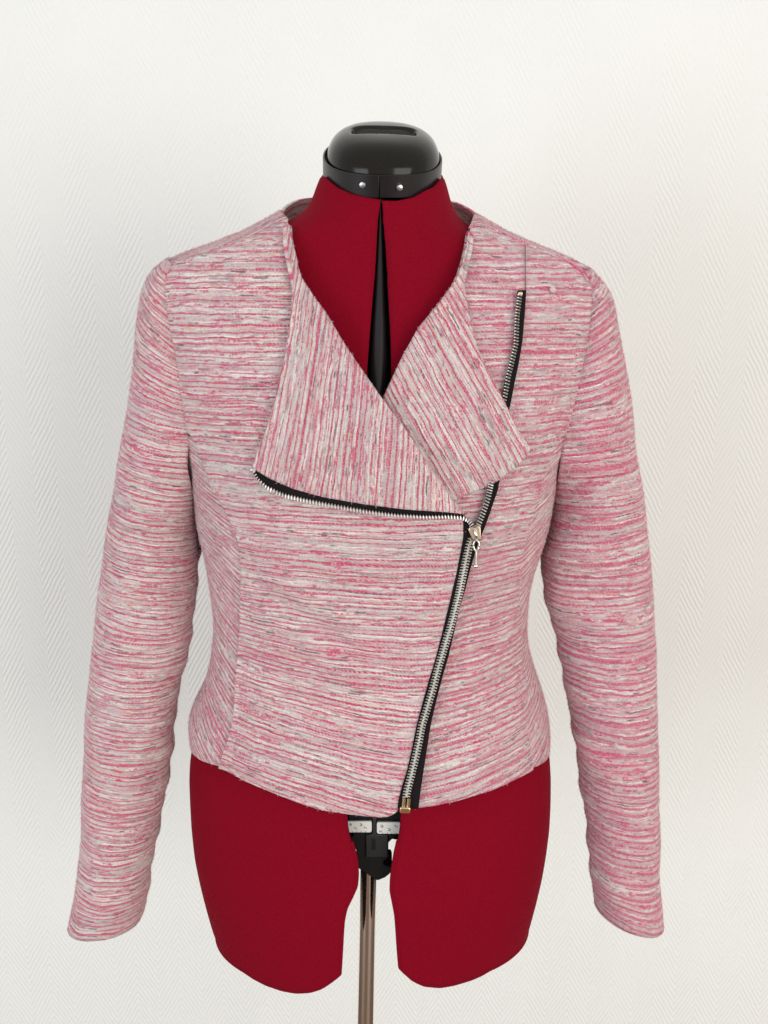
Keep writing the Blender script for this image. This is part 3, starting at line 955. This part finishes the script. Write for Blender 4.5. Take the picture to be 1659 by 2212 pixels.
# yokes: strip between the shoulder ridge and the front seam, carried over to the back
def yoke(seam, sgn, mat, seed):
    f = T_hit(seam, 0.0025, 60)
    n = 46
    rows = []
    for k in range(n):
        t = k / (n - 1)
        th = f[:, 0] * (1 - t) + (sgn * (math.pi - np.abs(f[:, 0]) * 0.9)) * t
        # follows the section at the height of the seam, lifting over the ridge
        z = f[:, 1] + 0.0 * t
        rows.append(np.stack([th, z], -1))
    G = np.array(rows)
    zlift = np.sin(np.linspace(0, math.pi, n))[:, None]
    P = T.S(G[..., 0], G[..., 1], 0.0)
    return G

def strip3(name, rows, mat, uvs, parent=jacket, thick=0.0024, flip=False):
    P = np.array(rows)
    o = link(name, grid_mesh(name, P, uvs, flip=flip), mat, parent)
    solidify(o, thick)
    if name == 'shoulder_yoke': fuzz(o, P, flip, DENS, 77)
    return o

# shoulder yokes built over the shoulder ridge in space
def shoulder(seam_pts, ridge_pts, mat, seed, name):
    a = soft(seam_pts, 60, 1); th, z = T.hit(a[:, 0], a[:, 1], 0.0035); A = T.S(th, z, 0.0036)
    r = soft(ridge_pts, 60, 1); R_ = at(r[:, 0], r[:, 1], np.full(60, YC + 0.006))
    B = A.copy(); B[:, 1] = 2 * (YC + 0.01) - A[:, 1]; B[:, 2] -= 0.004
    # far end: carry down onto the back
    C_ = B.copy(); C_[:, 1] += 0.012; C_[:, 2] -= 0.05
    rows = []
    for k in range(26):
        t = k / 25
        if t < 0.75:
            s = t / 0.75
            p = (1 - s) ** 2 * A + 2 * s * (1 - s) * (2 * R_ - 0.5 * (A + B)) + s * s * B
        else:
            s = (t - 0.75) / 0.25
            p = B * (1 - s) + C_ * s
        rows.append(p)
    P = np.array(rows)
    P[..., 2] += nz(P[..., 0], P[..., 1], P[..., 2], 60, seed) * 0.0006
    d1 = np.concatenate([np.zeros((1, 60)), np.cumsum(np.linalg.norm(np.diff(P, axis=0), axis=-1), 0)], 0)
    d2 = np.concatenate([np.zeros((26, 1)), np.cumsum(np.linalg.norm(np.diff(P, axis=1), axis=-1), 1)], 1)
    return strip3(name, P, mat, np.stack([d2, -d1], -1), flip=True)

ridgeL = [(361, 571), (381, 557), (427, 538), (472, 523), (518, 504), (564, 481), (596, 462), (606, 455)]
seamL2 = [(366, 576), (390, 567), (420, 557), (472, 540), (520, 519), (564, 498), (600, 477), (622, 472)]
shoulder(seamL2, ridgeL, M_LEFT, 11.0, 'shoulder_yoke')
ridgeR = [(1024, 460), (1040, 470), (1056, 480), (1093, 501), (1139, 523), (1185, 542), (1231, 561.5), (1258, 581), (1273, 600)]
seamR2 = [(1013, 490), (1034, 484), (1056, 490), (1093, 506), (1139, 526), (1185, 544), (1231, 566), (1258, 585), (1273, 606)]
shoulder(seamR2, ridgeR, M_RIGHT, 12.0, 'shoulder_yoke')

# collar band standing behind the neck
def rib3(pts, n=70):
    P = np.array([at(x, y, Y) for x, y, Y in pts])
    return soft(P, n, 3)
colt = rib3([(627, 497, .872), (621, 476, .886), (611, 457, .903), (620, 447, .916), (641, 434, .935), (672, 428, .952), (740, 425, .968), (825, 424, .974), (900, 427, .968), (973, 434, .952), (998, 446, .935), (1014, 455, .916), (1024, 465, .903), (1017, 483, .886), (1010, 510, .872)])
cen = colt.mean(0)
rows = []
for k in range(14):
    t = k / 13
    out = colt - np.array([cen[0], 0.905, 0]); out[:, 2] = 0
    out /= np.linalg.norm(out, axis=1)[:, None]
    dn = -0.030 * t
    p = colt + out * (0.0015 * math.sin(math.pi * t) + 0.020 * t ** 1.6) + np.array([0, 0, 1.0]) * dn
    rows.append(p)
P = np.array(rows)
d2 = np.concatenate([[0], np.cumsum(np.linalg.norm(np.diff(colt, axis=0), axis=1))])
UV = np.stack([np.repeat(d2[None], 14, 0), np.repeat((np.arange(14) / 13 * 0.036)[:, None], 70, 1)], -1)
strip3('collar', P, M_LAPEL, UV, thick=0.0030)

# ---- lapels: cloth turned back over the fold line
def lapel(name, top, bottom, left, right, base, mat, uvf, seed, fold_right, swell=0.006, flare=0.003):
    nu, nv = 90, 130
    G = coons(soft(top, 30, 0), soft(bottom, 60, 1), soft(left, 90, 1), soft(right, 90, 1), nu, nv)
    uu = np.linspace(0, 1, nu)[None, :] * np.ones((nv, 1)); vv = np.linspace(0, 1, nv)[:, None] * np.ones((1, nu))
    q = 1 - uu if fold_right else uu              # 0 at the fold, 1 at the free edge
    roll = swell * (1 - np.exp(-q / 0.05)) * np.exp(-q / 0.55)
    off = base(uu, vv) + roll + flare * q ** 3
    th, z = T.hit(G[..., 0], G[..., 1], 0.008)
    P0 = T.S(th, z)
    x, y, z_ = P0[..., 0], P0[..., 1], P0[..., 2]
    w = nz(x, y, z_, 25, seed) * 0.0016 + nz(x, y, z_, 320, seed) * 0.00025
    # stays on its sight line: lift along the depth axis
    D = ray(G[..., 0], G[..., 1])
    yy = T.S(th, z, 0.0)[..., 1] - (off + w)
    P = D * (yy / D[..., 1])[..., None]; P[..., 2] += CZ
    o = link(name, grid_mesh(name, P, uvf(G)), mat, jacket)
    solidify(o, 0.0034)
    fuzz(o, P, False, DENS, int(seed))
    return o, P

outerL = [(619, 486), (619, 520), (624, 552), (631, 582), (634, 612), (632, 640), (629.4, 666), (622.7, 724), (609, 791.7), (595.7, 854.6), (582, 904), (566.5, 949), (550, 988), (544, 1008)]
botLap = [(544, 1008), (549, 1014), (582, 1034), (631.7, 1056), (699, 1074.7), (789, 1090.5), (879, 1102), (960, 1107), (1003, 1112)]
KM = 0.00043
def uv_lapL(G):
    x, y = G[..., 0], G[..., 1]
    c = x + 0.25 * (y - 1010) * (1 - (x - 544) / 460 * 1.15)
    return np.stack([(y + 0.1 * x) * KM, c * KM], -1)
def uv_lapR(G):
    x, y = G[..., 0], G[..., 1]
    c = (x - 0.56 * y) * 0.872
    return np.stack([(y + 0.5 * x) * KM * 0.87, c * KM], -1)

outerR = [(1017, 500), (1013, 531), (1005, 566), (1001, 600), (1007, 643), (1018, 702), (1031.5, 751), (1054, 800), (1076.5, 841), (1099, 886), (1121, 931), (1141, 962), (1146, 970)]
botRap = [(962, 1090), (989, 1079), (1013.6, 1066), (1040.5, 1056.7), (1076.5, 1039), (1103, 1021), (1130, 998), (1146, 971)]
foldRl = neckR[1:-1] + [(986, 602), (952, 649), (903, 708), (867, 773), (847, 816), (826, 861), (845, 930), (880, 1000), (925, 1060), (962, 1090)]
lapel('lapel', [(1012, 499), (1017, 500)], botRap, foldRl, outerR, lambda u, v: 0.0045 + 0.0 * u, M_LAPEL, uv_lapR, 31.0, False, swell=0.004, flare=0.002)
lapel('lapel', [(619, 486), (624, 484)], botLap, outerL, neckL[1:] + foldL[1:], lambda u, v: 0.0075 + 0.008 * np.clip((u - 0.45) / 0.3, 0, 1) * np.clip(v * 2.5 - 0.6, 0, 1) * (1 - 0.5 * np.clip((v - 0.8) / 0.2, 0, 1)), M_LAPEL, uv_lapL, 33.0, True, swell=0.005, flare=0.003)

# ---- sleeves
def sleeve(name, rings, nclosed, sgn, mat, seed, folds, qv):
    """rings: outer x,y, inner x,y, half depth; the first nclosed rings end on the armhole seam"""
    R_ = np.array(rings, float)
    # cloth thickness and the roundness of the tube widen the outline a little
    R_[nclosed:, 0] -= sgn * 1.5; R_[nclosed:, 2] += sgn * 4
    n = 150
    d = np.r_[0, np.cumsum(np.linalg.norm(np.diff((R_[:, :2] + R_[:, 2:4]) / 2, axis=0), axis=1))]
    open_w = np.zeros(len(R_)); open_w[:nclosed] = 1; open_w[nclosed:nclosed + 4] = (0.80, 0.52, 0.27, 0.09)
    td = np.linspace(0, d[-1], n)
    # smooth spline through the rings
    Q = np.stack([np.interp(td, d, R_[:, k]) for k in range(5)], -1)
    ow = np.interp(td, d, open_w)
    for _ in range(5):
        q = Q.copy(); q[1:-1] = (Q[:-2] + 2 * Q[1:-1] + Q[2:]) / 4; Q = q
    m = 84
    P = np.zeros((n, m + 1, 3)); UV = np.zeros((n, m + 1, 2))
    vlen = 0; prev = None; dep_last = 0.0
    full = [j for j in range(n) if ow[j] > 0.999]
    so = 0.0012 if sgn < 0 else -0.0006
    TH_, Z_ = T.hit(Q[:, 2], Q[:, 3], so); SF = T.S(TH_, Z_, so)
    for j in range(n):
        lx, ly, rx, ry, D = Q[j]
        s = td[j] / td[-1]
        Ya = YC + 0.004 - 0.022 * s
        L = at(lx, ly, Ya)
        dep = 0.0
        if ow[j] > 0.999:
            dep = max(0.0, Ya - SF[j, 1]); dep_last = dep; D = max(D, dep * 1.06); D_last, t_last, D_own = D, td[j], Q[j][4]
            Rc = np.array([SF[j, 0], Ya, SF[j, 2]])
        else:
            k = ow[j]; k = k * k * (3 - 2 * k)
            dep = dep_last * k
            Rc = at(rx, ry, Ya - dep); Rc[1] = Ya
            D = D + max(0.0, D_last - D_own) * math.exp(-((td[j] - t_last) / 190.0) ** 2)      # the fullness at the armhole eases out
        D = max(D, dep * 1.06)
        e = Rc - L; w = np.linalg.norm(e); e /= w
        ph0 = math.asin(min(0.999, dep / D))
        A = w / (1 + math.cos(ph0))
        mid = (L + Rc) / 2
        if prev is not None: vlen += np.linalg.norm(mid - prev)
        prev = mid
        ph = ph0 + (2 * math.pi - 2 * ph0) * np.arange(m + 1) / m
        c, sn = np.cos(ph), np.sin(ph)
        p = L[None] + e[None] * (A * (1 + c))[:, None]
        p[:, 1] += -D * np.sign(sn) * np.abs(sn) ** 0.92
        nrm = np.stack([e[0] * c, -sn, e[2] * c], -1)
        seamfade = np.ones(m + 1) if ow[j] < 0.01 else np.clip((ph - ph0) * 3, 0, 1)
        wv = nz(p[:, 0], p[:, 1] * 0.6, p[:, 2], 16, seed) * 0.0022 + nz(p[:, 0] * 1.2, p[:, 1], p[:, 2] * 0.6, 42, seed + 3) * 0.0012 + nz(p[:, 0], p[:, 1], p[:, 2], 320, seed) * 0.00028
        for (s0, p0, sw, pw, amp, tilt) in folds:
            amp = amp * 1.5
            a = (s - s0 - tilt * (ph - p0)) / sw; b = (ph - p0) / pw
            wv = wv + amp * np.exp(-a * a - b * b) * np.clip(ph / 0.6, 0, 1)
        inner = np.exp(-(np.minimum(ph, 2 * math.pi - ph) / 0.75) ** 2) * np.clip((s - 0.28) * 8, 0, 1)
        wv = wv + inner * (0.0009 * math.sin(s * 88 + 1.5 * math.sin(s * 21 + seed)) + 0.0008 * math.sin(s * 151 + seed))
        wv = wv + 0.0013 * np.sin(s * 60 + 2.2 * c + 1.2 * math.sin(s * 17 + seed)) * np.clip((s - 0.3) * 5, 0, 1) * np.exp(-((ph - 1.2) / 1.0) ** 2) * np.clip(ph / 0.6, 0, 1)
        P[j] = p + nrm * (wv * seamfade)[:, None]
        UV[j] = np.stack([ph * 0.045, -vlen + c * np.interp(s, (0, 0.1, 0.5, 1), qv)], -1)
    # cuff turned in: roll the last rows
    me = grid_mesh(name, P, UV, flip=(sgn < 0))
    o = link(name, me, mat, jacket)
    solidify(o, 0.0032)
    fuzz(o, P, sgn < 0, DENS, int(seed))
    return o

ringsL = [(375, 558, 379, 572, .030), (352, 572, 362, 592, .040), (335, 587, 360.5, 620, .045), (325.5, 609, 363, 655, .048), (319, 636, 369, 692, .050), (311.7, 690, 380, 745, .052), (303, 755, 390, 806, .053),
          (293, 828, 398, 873, .054), (280, 918, 411, 945, .054), (267, 976, 407, 1006, .053), (254, 1050, 424, 1070, .052), (240.5, 1118, 430, 1130, .052), (226, 1205, 433, 1205, .051), (213.5, 1292, 424, 1300, .050), (206, 1353, 418, 1346, .049), (196, 1439, 405, 1438, .047),
          (192, 1500, 388, 1500, .046), (186, 1570, 380.6, 1570, .045), (183, 1638, 374.5, 1644, .043), (180, 1714, 361, 1722, .042), (177, 1790, 347, 1790, .040), (172, 1860, 334, 1860, .039), (163, 1920, 326, 1915, .037), (154, 1968, 317, 1957, .036), (148, 1995, 312, 1980, .035)]
foldsL = [(0.30, 0.5, 0.03, 0.8, -.004, 0.02), (0.36, 0.6, 0.025, 0.9, .003, 0.02), (0.50, 0.7, 0.02, 0.9, -.0035, -0.015), (0.56, 0.6, 0.02, 0.8, .003, -0.015), (0.62, 0.7, 0.018, 0.9, -.003, -0.015), (0.68, 0.7, 0.018, 0.9, .0025, -0.02), (0.75, 0.8, 0.02, 0.9, -.003, -0.02), (0.84, 0.8, 0.02, 0.9, -.0025, -0.02)]
sleeve('sleeve', ringsL, 9, -1, M_SLEEVE, 41.0, foldsL, (0.004, 0.012, 0.008, 0.002))
ringsR = [(1258, 577, 1255, 589, .030), (1283, 601, 1276, 613, .040), (1306, 627, 1276, 647, .045), (1313.7, 652, 1273, 680, .048), (1320, 688, 1267, 720, .050), (1328, 728, 1261, 760, .052), (1335, 762, 1254, 797, .053), (1345, 815, 1243, 850, .053), (1355, 870, 1230, 898, .054), (1361, 912, 1217, 938, .054),
          (1369, 973, 1206, 1000, .053), (1381, 1040, 1197, 1054, .053), (1388, 1096, 1188, 1105, .053), (1394, 1150, 1172, 1160, .053), (1400.5, 1201, 1164, 1203, .053), (1405, 1255, 1170, 1255, .052), (1409, 1311, 1179, 1311, .051), (1411.5, 1365, 1193, 1365, .050), (1415, 1427, 1206, 1427, .048), (1417, 1484, 1216, 1484, .047),
          (1419, 1560, 1229, 1556, .045), (1420, 1620, 1240, 1620, .043), (1421, 1700, 1252, 1700, .042), (1423, 1790, 1266, 1790, .040), (1424.5, 1870, 1272, 1867, .038), (1427, 1930, 1277, 1920, .037), (1431, 1992, 1280, 1955, .036)]
foldsR = [(0.32, 0.5, 0.03, 0.8, -.003, 0.02), (0.5, 0.6, 0.03, 0.8, .0025, 0.0), (0.62, 0.6, 0.02, 0.8, -.003, 0.01), (0.74, 0.7, 0.02, 0.8, .0025, 0.015), (0.82, 0.7, 0.02, 0.8, -.0025, 0.02)]
sleeve('sleeve', ringsR, 10, 1, M_RSLEEVE, 43.0, foldsR, (0.004, 0.010, 0.002, -0.007))

# ---- zippers
def lay(pts, off, n):
    """survey polyline laid on the jacket front, lifted by off; returns points and outward normals"""
    p = soft(pts, n, 1)
    th, z = T.hit(p[:, 0], p[:, 1], off)
    return T.S(th, z, off)

def lay_ray(pts, lift, n):
    p = soft(pts, n, 1)
    th, z = T.hit(p[:, 0], p[:, 1], 0.004)
    Y = T.S(th, z)[:, 1] - (lift if np.isscalar(lift) else resample(np.array(lift, float)[:, None], n)[:, 0])
    return at(p[:, 0], p[:, 1], Y)

def tape(name, a, b, lift, n=120, m=7, parent=jacket):
    A, B = lay_ray(a, lift, n), lay_ray(b, lift, n)
    P = np.array([A + (B - A) * k / (m - 1) for k in range(m)])
    P[..., 1] += nz(P[..., 0], P[..., 1], P[..., 2], 120, 3.0) * 0.0003
    # follow the curve of the cloth between the edges
    me = grid_mesh(name, P)
    o = link(name, me, M_TAPE, parent)
    solidify(o, 0.0012, offset=0)
    return o

def teeth(name, line, lift, parent, pitch=0.0026, length=0.0046, closed=False, side=1):
    c = lay_ray(line, lift, 400)
    d = np.r_[0, np.cumsum(np.linalg.norm(np.diff(c, axis=0), axis=1))]
    bm = bmesh.new()
    s = 0.0; k = 0
    step = pitch / 2 if closed else pitch
    while s < d[-1]:
        p = np.array([np.interp(s, d, c[:, q]) for q in range(3)])
        p2 = np.array([np.interp(min(s + 0.002, d[-1]), d, c[:, q]) for q in range(3)])
        p1 = np.array([np.interp(max(s - 0.002, 0), d, c[:, q]) for q in range(3)])
        t = Vector(p2 - p1).normalized()
        nrm = Vector((0, -1, 0.15)); nrm = (nrm - t * nrm.dot(t)).normalized()
        lat = t.cross(nrm).normalized()
        sg = (1 if k % 2 == 0 else -1) if closed else side
        cen = Vector(p) + lat * (sg * (0.0009 if closed else 0.0))
        tilt = 0.28 if closed else 0.18
        ax = (lat * sg + t * tilt).normalized()
        ay = ax.cross(nrm).normalized()
        hl = length / 2
        # rounded peg: an octagonal section along ax, thinner towards its tip
        prof = ((-1.0, 0.75, 0.9), (-0.55, 1.0, 1.0), (0.35, 0.95, 1.0), (0.85, 0.75, 0.75), (1.0, 0.4, 0.45))
        rings = []
        hw = 0.00082 if closed else 0.00082; hh = 0.0012
        for (l, wy, wz) in prof:
            rings.append([bm.verts.new(cen - ax * (hl * l) + ay * (hw * wy * math.cos(a)) + nrm * (hh * wz * math.sin(a))) for a in np.linspace(0, 2 * math.pi, 8, endpoint=False)])
        for r0, r1 in zip(rings[:-1], rings[1:]):
            for q in range(8):
                bm.faces.new((r0[q], r0[(q + 1) % 8], r1[(q + 1) % 8], r1[q]))
        bm.faces.new(rings[0][::-1]); bm.faces.new(rings[-1])
        s += step; k += 1
    bmesh.ops.recalc_face_normals(bm, faces=bm.faces[:])
    return bm_obj('teeth', bm, M_NICKEL, parent, kind='stuff', angle=60)

# closed length below the slider
zipRt = [(1043, 1148), (1035, 1168), (1026, 1194), (1016, 1228), (1006, 1268), (991.5, 1317), (980, 1368), (968.6, 1417), (954, 1468), (942, 1515), (930.4, 1565), (923, 1612), (914, 1671), (907, 1718), (904, 1747)]
zipLt = [(1001, 1118), (1001, 1160), (995, 1194), (986, 1239), (975, 1288), (966, 1325), (955, 1368), (944, 1411), (929, 1462), (914, 1515), (900, 1567), (890, 1618), (880, 1662), (868, 1700), (861, 1728), (859, 1746)]
zipper = tape('zipper', zipLt, zipRt, 0.0072)
teeth('teeth', [(1019, 1164), (1014, 1177), (1003, 1225), (991.5, 1282), (980, 1328), (971.4, 1360), (960, 1397), (945.7, 1445), (935.7, 1485), (921, 1535), (911, 1568), (905, 1603), (896.4, 1641), (887.6, 1677), (880.5, 1704), (877, 1724)], 0.0095, zipper, closed=True, length=0.0050)
# open length along the turned-back lapel
tapeTop = [(547, 1005), (551, 1012), (582, 1031), (631.7, 1053), (699, 1072), (789, 1088), (879, 1100), (960, 1105), (1003, 1110)]
tapeBot = [(545, 1016), (553, 1032), (572, 1048), (609, 1066), (654, 1077.5), (721.5, 1091), (789, 1102.5), (856, 1111.5), (924, 1115.5), (968.6, 1115), (1003, 1118)]
flap_tape = tape('flap_zipper_tape', tapeTop, tapeBot, 0.0085)
tl = teeth('teeth', [(548, 1021), (555, 1035), (574, 1052), (609, 1068.5), (654, 1080), (721.5, 1093.5), (789, 1105), (856, 1113.5), (924, 1117), (968.6, 1116), (1000, 1118), (1011, 1122), (1017, 1130), (1021, 1141)], 0.0105, flap_tape, length=0.0042, side=1)
# open length on the other edge, below the lapel and again beside the shoulder
t2a = [(1057, 1028), (1054, 1060), (1046, 1092), (1036, 1122), (1027, 1148), (1022, 1160)]
t2b = [(1080, 1030), (1075, 1058), (1063.5, 1091), (1053, 1122), (1043, 1148), (1035, 1166)]
edge_tape = tape('edge_zipper_tape', t2a, t2b, 0.0062, n=60)
teeth('teeth', [(1063, 1034), (1060, 1046), (1054.4, 1076), (1044.4, 1105), (1034.4, 1131), (1030, 1143)], 0.0085, edge_tape, length=0.0045, side=-1)
t3a = [(1118, 628), (1114, 682), (1111, 742), (1101, 783), (1093, 814), (1086, 851), (1078, 890)]
t3b = [(1136.5, 627), (1133, 682), (1128, 737), (1120.7, 783), (1111.5, 826), (1103, 870), (1097, 895)]
shoulder_tape = tape('shoulder_zipper_tape', t3a, t3b, 0.0050, n=80)
teeth('teeth', [(1122.5, 638), (1117, 682), (1114.5, 743), (1105.4, 783), (1097.7, 814), (1091.6, 851), (1083, 888)], 0.0070, shoulder_tape, length=0.0042, side=-1)

def lump(cx, cy, lift, pts3, parent, name, mat):
    pass

# end stops of the open tapes
def stop(x, y, lift, parent, mat, r=0.0022):
    p = lay_ray([(x, y), (x + 1, y + 1)], lift, 2)[0]
    bm = bmesh.new()
    add_box(bm, p, (1, 0, 0), (0, 1, 0), (0, 0, 1), r, 0.0012, r * 0.7)
    bm_obj('end_stop', bm, mat, parent, bevel=0.0007, segs=3)
stop(547, 1015, 0.0105, flap_tape, M_NICKEL)
stop(1124, 634, 0.0070, shoulder_tape, M_GOLD, 0.0018)

# bottom stop: two pins and a retaining box
pb1 = lay_ray([(877, 1733), (876, 1745)], 0.0095, 2)
bm = bmesh.new()
for dx in (-0.0021, 0.0021):
    add_tube(bm, [Vector(pb1[0]) + Vector((dx + 0.0006, 0, 0.004)), Vector(pb1[1]) + Vector((dx, 0, -0.001))], 0.0018, 10)
pins = bm_obj('stop_pin', bm, M_GOLD, zipper)
bm = bmesh.new()
add_box(bm, Vector(pb1[1]) + Vector((-0.0004, -0.0006, -0.0015)), (1, 0, -0.05), (0, 1, 0), (0.05, 0, 1), 0.0046, 0.0020, 0.0028)
bm_obj('retaining_box', bm, M_GOLD, zipper, bevel=0.0009, segs=3)

# slider with bridge and pull
sc = Vector(lay_ray([(1026.5, 1151), (1027.5, 1152)], 0.0105, 2)[0])
tx = Vector((0.97, 0, 0.22)).normalized(); tz = Vector((-0.22, 0, 0.97)).normalized(); ty = Vector((0, 1, 0))
bm = bmesh.new()
outline = [(-0.0036, -0.0066), (0.0036, -0.0066), (0.0047, -0.001), (0.0056, 0.0046), (0.0040, 0.0068), (0.0008, 0.0058), (-0.0008, 0.0058), (-0.0040, 0.0068), (-0.0056, 0.0046), (-0.0047, -0.001)]
def slab(y0, y1, k=1.0):
    a = [bm.verts.new(sc + tx * (x * k) + tz * (z * k) + ty * y0) for x, z in outline]
    b = [bm.verts.new(sc + tx * x + tz * z + ty * y1) for x, z in outline]
    bm.faces.new(a); bm.faces.new(b[::-1])
    for i in range(len(a)):
        bm.faces.new((a[i], b[i], b[(i + 1) % len(a)], a[(i + 1) % len(a)]))
slab(-0.0026, -0.0010, 0.9); slab(0.0014, 0.0030)
bmesh.ops.recalc_face_normals(bm, faces=bm.faces[:])
slider = bm_obj('slider', bm, M_BRASS, zipper, bevel=0.0006, segs=3)
bm = bmesh.new()
br = [sc + tz * (0.0048 * math.cos(a)) + ty * (-0.0022 - 0.0034 * math.sin(a)) for a in np.linspace(0, math.pi, 12)]
add_tube(bm, br, 0.0013, 10)
bm_obj('slider_bridge', bm, M_SILVER, slider)
bm = bmesh.new()
vz = Vector((-0.03, 0, 1)).normalized(); vx = Vector((1, 0, 0.03))
pc = sc + Vector((0.0006, -0.0052, -0.0062))
loop = []
for a in np.linspace(0, 2 * math.pi, 25):
    loop.append(pc + vz * (-0.0034 - 0.0044 * math.cos(a)) + vx * (0.0024 * math.sin(a)))
add_tube(bm, loop, 0.00085, 10, cap=False)
shaft, sr = [], []
for q in range(60):
    t = q / 59
    shaft.append(pc + vz * (-0.0076 - 0.0125 * t) + vx * (-0.0006 * t) + ty * (0.0008 * t))
    sr.append(0.0010 + 0.0003 * t + 0.00025 * math.sin(q * 1.55))
add_tube(bm, shaft, sr, 12)
e_ = shaft[-1]
bl, brr = [], []
for q in range(13):
    a = math.pi * q / 12
    bl.append(e_ + vz * (-0.0010 + 0.0023 * math.cos(a))); brr.append(max(0.0002, 0.0023 * math.sin(a)))
add_tube(bm, bl, brr, 14)
bm_obj('pull', bm, M_SILVER, slider, angle=70)

# dark stitched seam above the shoulder zip
sm = lay_ray([(1134.5, 529), (1134.5, 560), (1135, 600), (1136, 627)], 0.0020, 60)
bm = bmesh.new(); add_tube(bm, sm, 0.0004, 6)
bm_obj('seam', bm, M_THREAD, jacket)

# small pale knot of lint on the shoulder
lp = Vector(lay_ray([(1194, 626), (1195, 627)], 0.0035, 2)[0])
bm = bmesh.new()
bmesh.ops.create_icosphere(bm, subdivisions=3, radius=1.0)
for v in bm.verts:
    k = 1 + 0.35 * float(nz(v.co.x, v.co.y, v.co.z, 1.7, 2.0))
    v.co = lp + Vector((v.co.x * 0.0026 * k, v.co.y * 0.0012 * k, v.co.z * 0.0024 * k))
bm_obj('lint_knot', bm, plain('lint', (0.58, 0.46, 0.48), 0.95, spec=0.1, bump_scale=1200, bump_amt=0.6), jacket)
